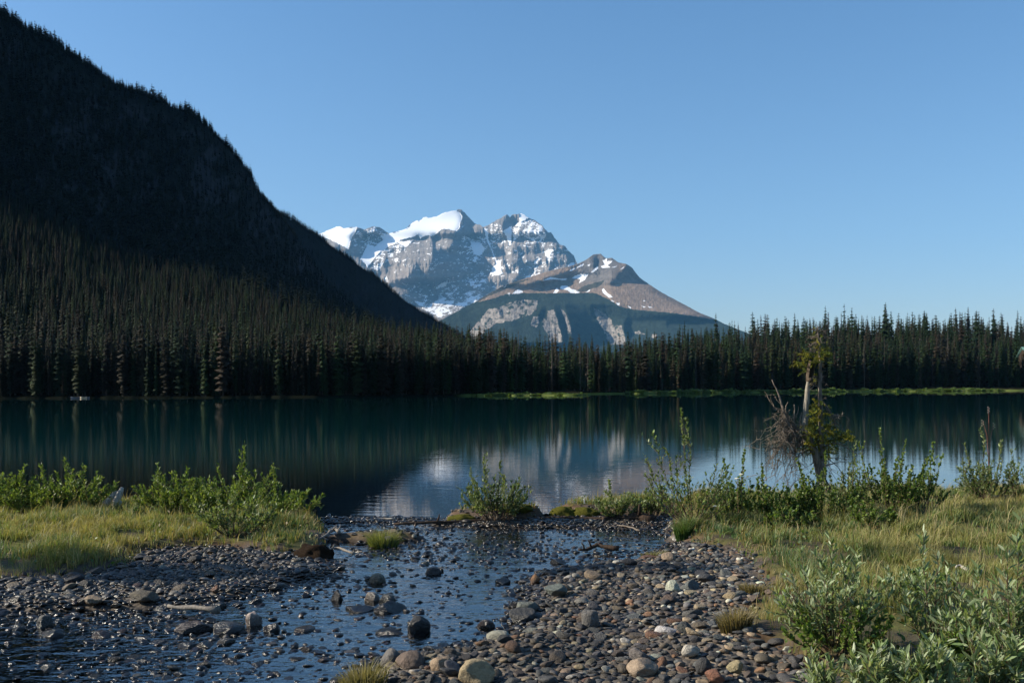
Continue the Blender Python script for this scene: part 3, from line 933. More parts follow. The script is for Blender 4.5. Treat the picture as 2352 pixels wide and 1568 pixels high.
def scatter_forest(q0, q1, n, seed, back=1.0):
    r = rng_(seed)
    qx = r.uniform(q0, q1, n * 3)
    ys, ya = shore_y(qx), interp(AP, qx, 1)
    t = r.random(len(qx)) ** 1.15 * back
    Y = ys + interp(SETB, qx) + (ya - ys) * t
    keep = r.random(len(qx)) < (Y / 560) ** 1.5 * 0.9 + 0.1
    qx, Y, t = qx[keep][:n], Y[keep][:n], t[keep][:n]
    return qx, Y, t

def make_forest():
    r = rng_(2024)
    A = [scatter_forest(-330, 1190, 7500, 1), scatter_forest(1180, 2560, 2600, 2, 0.95)]
    # a closed front row along the water
    fq = np.arange(-60, 2440, 6.3)
    fq = fq + r.uniform(-4, 4, len(fq))
    fy = shore_y(fq) + r.uniform(0.3, 7.0, len(fq)) + interp(SETB, fq)
    qx = np.concatenate([A[0][0], A[1][0], fq])
    Y = np.concatenate([A[0][1], A[1][1], fy])
    t = np.concatenate([A[0][2], A[1][2], np.zeros(len(fq))])
    X = (qx - CX) / F * Y
    Z = hill_at(qx, Y) - 0.1
    hm = np.interp(qx, [-300, 0, 700, 1000, 1200, 1400, 1600, 1900, 2600], [17, 17, 16, 15, 14, 14.5, 17.5, 19, 18.5])
    Hh = hm * (1 - 0.58 * np.clip(t, 0, 1) ** 0.8 * np.interp(qx, [0, 800, 1100], [1, 0.7, 0])) * np.clip(r.normal(0.90, 0.20, len(qx)), 0.4, 1.35)
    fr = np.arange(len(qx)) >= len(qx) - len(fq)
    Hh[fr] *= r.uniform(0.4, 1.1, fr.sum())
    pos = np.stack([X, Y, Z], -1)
    shore_shade = np.where(fr, np.interp(qx, [1000, 1200], [0.42, 1.0]), 1.0)[:, None]  # shade over the left front row, painted into the crown colours
    kind = np.where(r.random(len(qx)) < 0.36, 1, 0)
    kind[r.random(len(qx)) < np.where(qx < 1050, 0.03, 0.07)] = 2
    kind[fr & (qx < 1050) & (kind == 2)] = 0
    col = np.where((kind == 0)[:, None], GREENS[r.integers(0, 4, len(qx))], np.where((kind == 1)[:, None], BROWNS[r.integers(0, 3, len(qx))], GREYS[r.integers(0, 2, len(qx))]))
    col = col * r.uniform(0.6, 1.35, (len(qx), 1)) * np.interp(qx, [900, 1300], [0.72, 1.0])[:, None] * shore_shade * np.where((kind == 2) & (qx < 1050), 0.55, 1.0)[:, None]
    wid = r.uniform(0.6, 1.25, len(qx)) * np.interp(qx, [700, 1200], [0.8, 1.0])
    rot = r.uniform(0, 6.28, len(qx))
    # what shows largest: big on the picture and close to the water
    vis = Hh / Y * F * np.where(Y - shore_y(qx) - interp(SETB, qx) < 12, 1.0, 0.35)
    vis[(qx < -10) | (qx > 2362)] = 0
    order = np.argsort(-vis)
    NIND = 286
    ind, rest = order[:NIND], order[NIND:]
    cm = [mesh_np('spruce_crown', V, T, M_NEEDLE_T) for V, T in TEMPL]
    dm = [mesh_np('dead_crown', V, T, M_NEEDLE_T) for V, T in TEMPL_DEAD]
    tm = TRUNK_V.mesh('spruce_trunk', M_BARK, True)
    def tree(p, h, w, rz, k, c, label, grp, j):
        e = empty('spruce_tree', p, label, 'tree', grp, rz, (h * w, h * w, h))
        a = link('trunk', tm, e)
        b = link('crown', (dm[j % 3] if k == 2 else cm[j % 8]), e)
        b.color = (*c, 1)
        return e
    zone = lambda q: 'left' if q < 1085 else ('middle' if q < 1455 else 'right')
    words = {'left': 'under the shadowed mountain', 'middle': 'below the snowy peaks', 'right': 'behind the green bank'}
    kinds = ['dark green spruce', 'brownish spruce with thin needles', 'bare grey dead spruce']
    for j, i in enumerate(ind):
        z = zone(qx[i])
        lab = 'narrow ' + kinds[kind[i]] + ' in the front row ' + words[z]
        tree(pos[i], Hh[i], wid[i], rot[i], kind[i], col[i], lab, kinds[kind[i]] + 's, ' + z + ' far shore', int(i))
    for qx_, qt, Y_, lab in ((1645, 716, 470, 'tallest spruce standing alone against the brown mountain foot'), (1130, 748, 330, 'tall spruce rising where the dark ridge meets the lake forest'), (1240, 756, 330, 'twin-height spruce below the snow gully of the grey mountain'),
                            (1360, 764, 352, 'slim spruce standing clear before the shaded ravine'), (1443, 757, 360, 'slim spruce topping the treeline left of the right green bank'), (1940, 695, 520, 'tall spruce on the skyline right above the broken snag'),
                            (2035, 692, 520, 'broad tall spruce at the highest part of the right skyline'), (2196, 704, 520, 'tall pointed spruce on the skyline towards the right end'), (2243, 712, 500, 'slim tall spruce on the right skyline beside the tall pointed one'), (2283, 706, 520, 'bushy-topped spruce nearest the right end of the skyline')):
        zb = float(hill_at(np.array([qx_]), np.array([Y_]))[0])
        zt = float(ray(qx_, qt, Y_)[2])
        tree(((qx_ - CX) / F * Y_, Y_, zb), zt - zb, 0.85, 1.0, 0, GREENS[2], lab, 'skyline spruces', int(qx_))
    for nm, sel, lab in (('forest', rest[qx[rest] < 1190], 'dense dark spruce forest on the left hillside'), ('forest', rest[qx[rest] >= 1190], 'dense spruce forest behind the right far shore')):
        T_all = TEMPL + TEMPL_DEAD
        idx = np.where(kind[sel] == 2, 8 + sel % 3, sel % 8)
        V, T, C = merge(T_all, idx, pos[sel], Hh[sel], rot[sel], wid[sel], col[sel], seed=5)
        # pale trunks among the crowns
        tk = TRUNK_V.mesh('tmp', M_BARK)
        tv = np.concatenate(TRUNK_V.V)
        tq = np.concatenate(TRUNK_V.Q)
        tt = np.concatenate([tq[:, [0, 1, 2]], tq[:, [0, 2, 3]]])
        bpy.data.meshes.remove(tk)
        tc = np.tile(np.array([[0.085, 0.075, 0.065]]), (len(sel), 1)) * r.uniform(0.2, 1.0, (len(sel), 1)) ** 2
        V2, T2, C2 = merge([(tv, tt)], np.zeros(len(sel), int), pos[sel], Hh[sel], rot[sel], np.full(len(sel), 1.0), tc, 0.0)
        me = mesh_np(nm, np.concatenate([V, V2]), np.concatenate([T, T2 + len(V)]), M_NEEDLE_A, False, {'col': np.concatenate([C, C2])})
        tag(link(nm, me), lab, 'forest', kind='stuff')
    # trees on the two dark ridges
    for (crest, face, n_top, n_face, hh, lab) in ((crest1, face1, 1900, 5200, 11.0, 'dark conifers along the crest of the big left mountain'), (crest2, face2, 1800, 900, 12.0, 'dark conifers along the crest of the lower left ridge')):
        cq = to_q(crest)[0]
        ka, kb = np.searchsorted(cq, -40), np.searchsorted(cq, 680 if crest is crest1 else 1060)
        k = r.uniform(ka, min(kb, len(crest) - 2), n_top)
        i0 = k.astype(int)
        f = (k - i0)[:, None]
        p = crest[i0] * (1 - f) + crest[i0 + 1] * f
        p = p + np.stack([0 * k, r.uniform(-14, 14, n_top), -1.5 + 0 * k], -1)
        h1 = hh * np.clip(r.normal(0.8, 0.25, n_top), 0.25, 1.4) * (0.6 + 0.6 * np.clip(0.5 + 0.9 * vnoise(k * 0.06, 0.2, 0, 91), 0, 1))
        rr = (face.shape[0] - 1) * r.random(n_face)
        fq_ = to_q(face[face.shape[0] // 2])[0]
        cc = r.integers(np.searchsorted(fq_, -60), face.shape[1], n_face)
        p2 = face[rr.astype(int), cc] - np.array([0, 0, 1.0])
        h2 = hh * r.uniform(0.6, 1.15, n_face)
        pp, h = np.concatenate([p, p2]), np.concatenate([h1, h2])
        n = len(pp)
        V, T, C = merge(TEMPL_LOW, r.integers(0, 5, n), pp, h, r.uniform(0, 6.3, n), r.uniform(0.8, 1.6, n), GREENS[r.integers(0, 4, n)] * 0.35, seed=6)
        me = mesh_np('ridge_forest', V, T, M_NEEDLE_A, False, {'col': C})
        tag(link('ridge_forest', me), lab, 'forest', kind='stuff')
    # one tall spruce left of the view throws its shadow across the stream
    c_ = tree((-21.5, 9.72, 0.4), 15.0, 0.45, 0.4, 0, GREENS[1], 'tall spruce on the near left shore shading the stream', None, 3)
make_forest()

# green bushes along the far bank
def blob_bush(seed, n=260):
    r = rng_(seed)
    m = MB()
    d = r.standard_normal((n, 3))
    d /= np.linalg.norm(d, axis=1, keepdims=True)
    rad = r.uniform(0.55, 1.0, n)[:, None] * (1 + 0.3 * np.sin(d[:, :1] * 5 + seed))
    P = d * rad * np.array([1, 0.7, 0.62])
    P[:, 2] = np.abs(P[:, 2]) + 0.03
    a = r.standard_normal((n, 3)) * 0.13
    b = r.standard_normal((n, 3)) * 0.13
    V = np.stack([P - a, P + b, P + a, P - b], 1).reshape(-1, 3)
    T = np.arange(n)[:, None] * 4 + np.array([0, 1, 2])
    T2 = np.arange(n)[:, None] * 4 + np.array([0, 2, 3])
    g = np.array([(0.085, 0.135, 0.03)]) * r.uniform(0.6, 1.4, (n, 1))
    m.add(V, np.concatenate([T, T2]), None, np.repeat(g, 4, 0))
    return m.mesh('bush_foliage', M_LEAF)
def far_bank():
    r = rng_(55)
    ms = [blob_bush(i) for i in range(5)]
    for q0, q1, n, big, lab in ((1075, 1345, 34, 0.9, 'low green bush on the far bank below the snowy peaks'), (1462, 2010, 70, 1.35, 'rounded green bush on the far bank left of and behind the snag'), (2010, 2300, 44, 1.25, 'rounded green bush on the far bank under the right-hand spruces')):
        for i in range(n):
            qx = q0 + (q1 - q0) * (i + r.uniform(-0.3, 0.3)) / n
            Y = float(shore_y(np.array([qx]))[0]) + r.uniform(-1.5, 6.0)
            s = big * r.uniform(0.5, 1.5)
            o = link('shore_bush', ms[i % 5], None, ((qx - CX) / F * Y, Y, 0.12))
            o.scale = (s * r.uniform(1.2, 2.4), s, s * r.uniform(0.55, 1.0))
            o.rotation_euler = (0, 0, r.uniform(-0.5, 0.5))
            tag(o, lab, 'bush', lab.replace('bush', 'bushes', 1))
far_bank()

# canoes drawn up on the left far shore and a lodge showing at the right end
def canoes():
    def hull(L, W, Hh):
        m = MB()
        xs = np.linspace(-1, 1, 13)
        prof = []
        for x in xs:
            w = W * (1 - abs(x) ** 2.4) + 0.02
            up = Hh * (0.75 + 0.35 * x ** 2)
            ring = [(x * L / 2, w * math.cos(a), up * (0.0 + 1 - math.sin(a) * 0.95) if True else 0) for a in np.linspace(0, math.pi, 9)]
            prof.append(ring)
        V = np.array(prof).reshape(-1, 3)
        m.add(V, None, grid_faces(13, 9))
        V2 = V.copy()
        V2[:, 1] *= 0.93
        V2[:, 2] += 0.02
        m.add(V2, None, grid_faces(13, 9)[:, ::-1])
        return m
    def thwart(x, W, z):
        m = MB()
        m.tube([(x, -W * 0.9, z), (x, W * 0.9, z)], 0.03, 4)
        return m
    for qx, L, colr, lab in ((176.0, 2.6, (0.05, 0.22, 0.42), 'small blue boat at the foot of the left forest'), (184.0, 4.6, (0.16, 0.16, 0.18), 'pale grey canoe beside the small blue boat'), (191.5, 1.6, (0.70, 0.55, 0.38), 'tiny cream dinghy just right of the grey canoe')):
        Y = float(shore_y(np.array([qx]))[0]) - 4.0
        e = empty('canoe' if L > 2 else 'dinghy', ((qx - CX) / F * Y, Y, -0.04), lab, 'boat', None, 0.12)
        link('hull', hull(L, 0.42, 0.42).mesh('hull', mat_plain('hull_paint', colr), True), e)
        wood = mat_plain('thwart_wood', (0.25, 0.17, 0.10))
        for x in (-L * 0.2, L * 0.2):
            link('thwart', thwart(x, 0.40, 0.36).mesh('thwart', wood), e)
canoes()

def lodge():
    Y = 452.0
    x0 = (2349 - CX) / F * Y
    zb = float(hill_at(np.array([2350]), np.array([Y]))[0])
    zt = float(ray(2350, 800, Y)[2])
    e = empty('lakeside_lodge', (x0, Y, zb - 1), 'lodge with a pale green roof peeking from the trees at the right edge', 'building')
    hw = zt - zb - 3.2
    W = 9.0
    m = MB()
    m.add([(0.8, -3, 0), (W, -3, 0), (W, 5, 0), (0.8, 5, 0), (0.8, -3, hw + 1), (W, -3, hw + 1), (W, 5, hw + 1), (0.8, 5, hw + 1), (0.8, 1, hw + 4.4), (W, 1, hw + 4.4)], [(4, 8, 7), (5, 6, 9)], [(0, 1, 5, 4), (1, 2, 6, 5), (2, 3, 7, 6), (3, 0, 4, 7)])
    link('wall', m.mesh('wall', mat_plain('log_wall', (0.03, 0.02, 0.013), 0.8)), e)
    m = MB()
    for s in (1, -1):
        ye, yr = 1 - s * 5.0, 1.0
        ze, zr = hw + 0.2, hw + 4.7
        V = np.array([(0, ye, ze), (W + 1, ye, ze), (W + 1, yr, zr), (0, yr, zr)], float)
        V = np.concatenate([V, V + np.array([0, 0, 0.25])])
        m.add(V, None, [(0, 1, 2, 3), (4, 7, 6, 5), (0, 4, 5, 1), (1, 5, 6, 2), (2, 6, 7, 3), (3, 7, 4, 0)])
    link('roof', m.mesh('roof', mat_plain('green_metal_roof', (0.075, 0.15, 0.14), 0.6)), e)
lodge()

# ------------------------------------------------------------------ stones
def icosphere(sub):
    t = (1 + 5 ** 0.5) / 2
    V = [(-1, t, 0), (1, t, 0), (-1, -t, 0), (1, -t, 0), (0, -1, t), (0, 1, t), (0, -1, -t), (0, 1, -t), (t, 0, -1), (t, 0, 1), (-t, 0, -1), (-t, 0, 1)]
    V = [np.array(v) / np.linalg.norm(v) for v in V]
    Fc = [(0, 11, 5), (0, 5, 1), (0, 1, 7), (0, 7, 10), (0, 10, 11), (1, 5, 9), (5, 11, 4), (11, 10, 2), (10, 7, 6), (7, 1, 8), (3, 9, 4), (3, 4, 2), (3, 2, 6), (3, 6, 8), (3, 8, 9), (4, 9, 5), (2, 4, 11), (6, 2, 10), (8, 6, 7), (9, 8, 1)]
    for _ in range(sub):
        mid, nf = {}, []
        def md(a, b):
            k = (min(a, b), max(a, b))
            if k not in mid:
                v = V[a] + V[b]
                V.append(v / np.linalg.norm(v))
                mid[k] = len(V) - 1
            return mid[k]
        for a, b, c in Fc:
            ab, bc, ca = md(a, b), md(b, c), md(c, a)
            nf += [(a, ab, ca), (b, bc, ab), (c, ca, bc), (ab, bc, ca)]
        Fc = nf
    return np.array(V), np.array(Fc)
ICO = {s: icosphere(s) for s in (1, 2, 3)}
def stone_shape(seed, sub, angular=0.5):
    r = rng_(seed)
    V, T = ICO[sub]
    V = V.copy()
    for _ in range(r.integers(5, 10)):
        n = r.standard_normal(3)
        n /= np.linalg.norm(n)
        d = r.uniform(0.45, 0.85) if r.random() < angular else r.uniform(0.78, 0.97)
        V = V - np.maximum(0, V @ n - d)[:, None] * n * 0.92
    o = r.uniform(0, 50, 3)
    V = V * (1 + 0.10 * fbm(V[:, 0] * 1.6 + o[0], V[:, 1] * 1.6 + o[1], V[:, 2] * 1.6 + o[2], seed, 3))[:, None]
    V = V / np.abs(V).max(0)
    return V, T
PAL = {'grey': (0.095, 0.093, 0.088), 'dark grey': (0.036, 0.035, 0.035), 'tan': (0.25, 0.19, 0.12), 'rust brown': (0.16, 0.082, 0.042), 'pale': (0.37, 0.35, 0.285), 'brown': (0.088, 0.066, 0.046)}
PALN = list(PAL)
PALW = np.array([0.24, 0.32, 0.14, 0.04, 0.06, 0.20])
CLEAR = [gl(p) for p in ([(940, 1205), (1000, 1212), (1250, 1216), (1540, 1235), (1540, 1268), (1420, 1262), (1250, 1250), (1000, 1245), (930, 1238)], [(850, 1300), (1290, 1292), (1150, 1345), (1170, 1420), (1140, 1465), (860, 1500), (650, 1470), (540, 1440), (850, 1350)])]
STONES = [  # column, foot, width, height, colour, shape seed, label
    (100, 1440, 40, 42, 'grey', 1, 'grey blocky stone standing out of the shallows near the left edge'), (115, 1462, 60, 28, 'dark grey', 2, 'lumpy grey stone lying in front of the blocky grey stone'), (580, 1436, 44, 44, 'pale', 3, 'pale grey angular stone standing upright in the stream'),
    (622, 1448, 46, 32, 'dark grey', 4, 'dark pyramid-shaped stone just right of the pale upright stone'), (515, 1452, 96, 34, 'dark grey', 5, 'long dark wet rock left of the pale upright stone'), (440, 1450, 100, 32, 'brown', 6, 'long low brown rock in the stream beside the long dark one'),
    (866, 1338, 42, 30, 'tan', 7, 'wedge-shaped stone with a tan top at the riffle edge'), (776, 1378, 36, 34, 'dark grey', 8, 'round dark stone standing alone in mid stream'), (850, 1380, 46, 30, 'pale', 9, 'pale rounded stone behind the two dark wet stones in mid stream'),
    (888, 1384, 48, 30, 'grey', 10, 'grey rounded stone touching the pale rounded stone in mid stream'), (892, 1404, 88, 32, 'dark grey', 11, 'broad dark wet stone in front of the pale and grey pair'), (820, 1402, 84, 26, 'dark grey', 12, 'flat dark wet stone left of the broad dark one'),
    (955, 1450, 72, 48, 'dark grey', 13, 'large black wet stone alone in the lower stream'), (900, 1456, 90, 24, 'dark grey', 14, 'low black stone attached left of the large black one'), (1116, 1442, 46, 30, 'brown', 15, 'squarish brown stone standing in the water near the gravel edge'),
    (1207, 1412, 66, 40, 'grey', 16, 'smooth grey boulder on the edge of the right gravel bar'), (1200, 1432, 72, 42, 'dark grey', 17, 'dark wet boulder under the smooth grey boulder at the bar edge'), (1356, 1440, 46, 48, 'grey', 18, 'upright grey stone on the gravel bar'),
    (1548, 1364, 40, 34, 'pale', 19, 'cream white stone on the upper gravel bar'), (1276, 1366, 60, 26, 'grey', 20, 'pale grey brick-shaped stone on the upper gravel bar'), (1231, 1346, 28, 30, 'rust brown', 21, 'orange brown pointed stone at the top of the gravel bar'),
    (1092, 1568, 100, 62, 'tan', 22, 'big tan boulder at the bottom centre'), (945, 1540, 88, 52, 'brown', 23, 'big brown boulder at the lower edge of the stream'), (893, 1534, 60, 54, 'grey', 24, 'grey green boulder left of the big brown boulder'), (1014, 1540, 62, 40, 'tan', 29, 'tan stone with a lit top between the two big boulders'),
    (1478, 1548, 84, 40, 'tan', 25, 'wide sandy boulder at the lower right of the bar'), (1470, 1515, 58, 32, 'grey', 26, 'blue grey faceted stone above the wide sandy boulder'), (494, 1358, 24, 16, 'rust brown', 27, 'orange pebble-like stone on the left gravel bank'), (893, 1256, 46, 34, 'grey', 28, 'smooth grey stone beside the lone sedge tuft'),
    (1591, 1356, 38, 26, 'grey', 30, 'round grey stone right of the cream white stone'), (1577, 1460, 48, 34, 'dark grey', 31, 'charcoal boulder towards the right side of the bar'), (1584, 1502, 60, 30, 'pale', 32, 'pale boulder towards the grassy edge of the bar'), (1690, 1546, 48, 34, 'tan', 33, 'orange tan stone near the mossy edge of the meadow'),
    (1646, 1564, 56, 32, 'rust brown', 34, 'rust orange stone at the bottom edge below the gravel'), (1617, 1544, 44, 40, 'dark grey', 35, 'dark speckled stone left of the orange tan stone'), (1537, 1462, 74, 30, 'pale', 36, 'long pale flat stone left of the charcoal boulder'), (330, 1378, 82, 22, 'brown', 37, 'flat brown slab on the left gravel bank'),
    (215, 1384, 50, 20, 'tan', 38, 'flat tan stone left of the flat brown slab'), (690, 1448, 72, 22, 'brown', 39, 'flat brown rock in the stream right of the dark pyramid stone'), (430, 1486, 60, 22, 'dark grey', 40, 'low dark stone in the lower left shallows'), (230, 1462, 60, 24, 'brown', 41, 'brown stone in a short row right of the lumpy grey stone'),
    (380, 1560, 46, 26, 'dark grey', 42, 'wet dark stone at the lower left of the stream'), (1155, 1340, 40, 22, 'dark grey', 43, 'black wet stone near the orange brown pointed stone'), (994, 1318, 42, 24, 'dark grey', 44, 'black stone standing alone above the middle of the stream')]

def build_stones():
    r = rng_(99)
    shapes3 = {}
    shapes = [stone_shape(400 + i, 2, 0.8) for i in range(26)]
    smalls = [stone_shape(500 + i, 1, 0.35) for i in range(20)]
    mesh_o = [mesh_np('cobble', V, T, M_STONE_O, True) for V, T in shapes]
    cell, grid = 0.16, {}
    def free(x, y, rad, k):
        cx, cy_ = int(x / cell), int(y / cell)
        for i in range(cx - 2, cx + 3):
            for j in range(cy_ - 2, cy_ + 3):
                for (a, b, c) in grid.get((i, j), ()):
                    if (a - x) ** 2 + (b - y) ** 2 < ((c + rad) * k) ** 2:
                        return False
        return True
    def put(x, y, rad):
        grid.setdefault((int(x / cell), int(y / cell)), []).append((x, y, rad))
    for qx, qy, w, h, cn, sd, lab in STONES:
        x, y = gnd(qx, qy, 0.0)
        z0 = gz(x, y)
        x, y = gnd(qx, qy, max(z0, 0.0))
        sc = y / F
        rx, rz = w * sc / 2 * (0.92 if qy < 1500 else 0.9), h * sc / 2 * (1.25 if qy < 1500 else 1.1)
        V, T = stone_shape(700 + sd, 3, 0.85)
        me = mesh_np('stone', V, T, M_STONE_O, True)
        o = link('stone', me, None, (x, y + rx * 0.4, max(z0, -0.03) + rz * 0.5))
        o.scale = (rx, rx * r.uniform(0.75, 0.95), rz)
        o.rotation_euler = (r.uniform(-0.06, 0.06), r.uniform(-0.08, 0.08), r.uniform(-0.35, 0.35))
        o.color = (*[c * r.uniform(0.9, 1.1) for c in PAL[cn]], 1)
        tag(o, lab, 'stone')
        put(x, y, rx)
    rows = []
    sizes = np.concatenate([r.uniform(0.062, 0.092, 420), r.uniform(0.042, 0.066, 3800), r.uniform(0.025, 0.042, 50000), r.uniform(0.014, 0.025, 85000)])
    N = len(sizes)
    Y = np.sqrt(r.uniform(4.6 ** 2, 13.35 ** 2, N))
    X = r.uniform(-1, 1, N) * (0.54 * Y + 1.5)
    Z = ground_z(X, Y)
    ms = meadow_sd(X, Y)
    dry = np.maximum(np.maximum(sdist(GRAVEL_R, X, Y), sdist(GRAVEL_L, X, Y)), np.maximum(sdist(BAR, X, Y), sdist(LIP, X, Y))) > -0.06
    clear = np.maximum(sdist(CLEAR[0], X, Y), sdist(CLEAR[1], X, Y)) > 0
    rif = fbm(X * 0.9, Y * 1.5, 0, 88, 3)
    prob = np.where(dry, 1.0, np.where(clear, np.where(sizes > 0.042, 0.05, 0.16), np.clip(0.36 + 0.08 * (Y < 7.4) + 1.3 * rif, 0.08, 0.95)))
    prob = np.where(~dry & (sizes > 0.042), np.minimum(prob * 1.5, 0.95), prob)
    prob = np.where(~dry & (sizes < 0.025), prob * 0.25, prob)
    prob = np.where(ms > 0.02, np.where(ms > 0.12, 0.0, 0.25), prob)
    prob = np.where((sizes > 0.065) & (Y > 9.5), prob * 0.35, prob)
    prob = np.where((sizes > 0.042) & (Y > 11), prob * 0.4, prob)
    ok = r.random(N) < prob
    for i in np.where(ok)[0]:
        if free(X[i], Y[i], sizes[i], 0.64):
            put(X[i], Y[i], sizes[i])
            rows.append(i)
    rows = np.array(rows)
    s, x, y, z = sizes[rows], X[rows], Y[rows], Z[rows]
    n = len(rows)
    asp = np.stack([np.ones(n), r.uniform(0.6, 0.95, n), r.uniform(0.26, 0.56, n)], -1)
    pal = r.choice(len(PALN), n, p=PALW / PALW.sum())
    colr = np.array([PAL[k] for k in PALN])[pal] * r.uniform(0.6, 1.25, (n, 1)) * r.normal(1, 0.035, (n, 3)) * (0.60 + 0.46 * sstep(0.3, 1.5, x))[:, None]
    rot = r.uniform(0, 6.28, n)
    tx, ty = r.normal(0, 0.16, n), r.normal(0, 0.16, n)
    zz = z + s * asp[:, 2] * r.uniform(0.1, 0.65, n)
    zz = np.where(z < 0, np.maximum(zz, -s * asp[:, 2] * r.uniform(-0.1, 1.0, n)), zz)
    show = s / y * np.where((zz + s * asp[:, 2]) > 0.012, 1, 0.2) * (np.abs(x) < 0.505 * y) * (y > 5.85)
    order = np.argsort(-show)
    nb = 252
    onl = sdist(GRAVEL_L, x, y) > 0
    onr = sdist(GRAVEL_R, x, y) > 0
    for i in order[:nb]:
        o = link('cobble', mesh_o[i % 26], None, (x[i], y[i], zz[i]))
        o.scale = asp[i] * s[i]
        o.rotation_euler = (tx[i], ty[i], rot[i])
        o.color = (*colr[i], 1)
        place = 'on the right gravel bar' if onr[i] else ('on the left gravel bank' if onl[i] else 'breaking the water of the shallow stream')
        tag(o, 'rounded %s cobble %s among others' % (PALN[pal[i]], place), 'stone', '%s cobbles %s' % (PALN[pal[i]], place))
    rest = order[nb:]
    # all the smaller ones
    mid = s[rest] / y[rest] > 0.0058
    Vs, Ts, Cs, n0 = [], [], [], 0
    for tset, sel in ((shapes, rest[mid]), (smalls, rest[~mid])):
        for t, (V, T) in enumerate(tset):
            k = sel[sel % len(tset) == t]
            if not len(k):
                continue
            P = V[None] * (asp[k] * s[k][:, None])[:, None, :]
            P[..., 2] += P[..., 0] * np.tan(ty[k])[:, None] + P[..., 1] * np.tan(tx[k])[:, None]
            c, sn = np.cos(rot[k])[:, None], np.sin(rot[k])[:, None]
            P = np.stack([P[..., 0] * c - P[..., 1] * sn, P[..., 0] * sn + P[..., 1] * c, P[..., 2]], -1)
            P += np.stack([x[k], y[k], zz[k]], -1)[:, None]
            Vs.append(P.reshape(-1, 3))
            Ts.append((T[None] + (np.arange(len(k)) * len(V))[:, None, None]).reshape(-1, 3) + n0)
            Cs.append(np.repeat(colr[k], len(V), 0))
            n0 += len(k) * len(V)
    me = mesh_np('gravel', np.concatenate(Vs), np.concatenate(Ts), M_STONE_A, True, {'col': np.clip(np.concatenate(Cs), 0, 1)})
    tag(link('gravel', me), 'smaller wet and dry stones covering the stream bed', 'gravel', kind='stuff')
    print('stones', n, 'gravel verts', n0)
build_stones()

# ------------------------------------------------------------------ grass
def blades(P, h, w, lean, colr, tip, seed):
    """P (n,3) roots; lean (n,2) horizontal reach as a share of the height"""
    r = rng_(seed)
    n = len(P)
    a = r.uniform(0, math.pi, n)
    s = np.stack([np.cos(a), np.sin(a), 0 * a], -1) * (w / 2)[:, None]
    L3 = np.stack([lean[:, 0], lean[:, 1], 0 * a], -1)
    up = np.array([0, 0, 1.0])
    m = P + (L3 * 0.32 + up * 0.58) * h[:, None]
    t = P + (L3 + up * np.clip(1 - 0.5 * (lean ** 2).sum(1), 0.35, 1)[:, None]) * h[:, None]
    V = np.stack([P - s, P + s, m - s * 0.8, m + s * 0.8, t], 1).reshape(-1, 3)
    i = np.arange(n)[:, None] * 5
    T = np.concatenate([i + np.array([0, 1, 3]), i + np.array([0, 3, 2]), i + np.array([2, 3, 4])])
    C = np.stack([colr * 0.9, colr * 0.9, colr, colr, tip], 1).reshape(-1, 3)
    return V, T, C

def leaf_mesh(mb, P, D, N, L, W, colr):
    """folded leaves: P roots, D directions, N normals"""
    S = np.cross(D, N)
    S /= np.linalg.norm(S, axis=1, keepdims=True) + 1e-9
    N = np.cross(S, D)
    l, w = L[:, None], W[:, None]
    a = P + D * l * 0.35 + S * w * 0.5 + N * w * 0.16
    b = P + D * l * 0.35 - S * w * 0.5 + N * w * 0.16
    c = P + D * l * 0.72 + S * w * 0.38 + N * w * 0.10
    d = P + D * l * 0.72 - S * w * 0.38 + N * w * 0.10
    m1 = P + D * l * 0.5
    t = P + D * l - N * w * 0.12
    V = np.stack([P, a, b, c, d, m1, t], 1).reshape(-1, 3)
    i = np.arange(len(P))[:, None] * 7
    T = np.concatenate([i + np.array(f) for f in ((0, 5, 1), (1, 5, 3), (3, 5, 6), (0, 2, 5), (2, 4, 5), (4, 6, 5))])
    mb.add(V, T, None, np.repeat(colr, 7, 0))

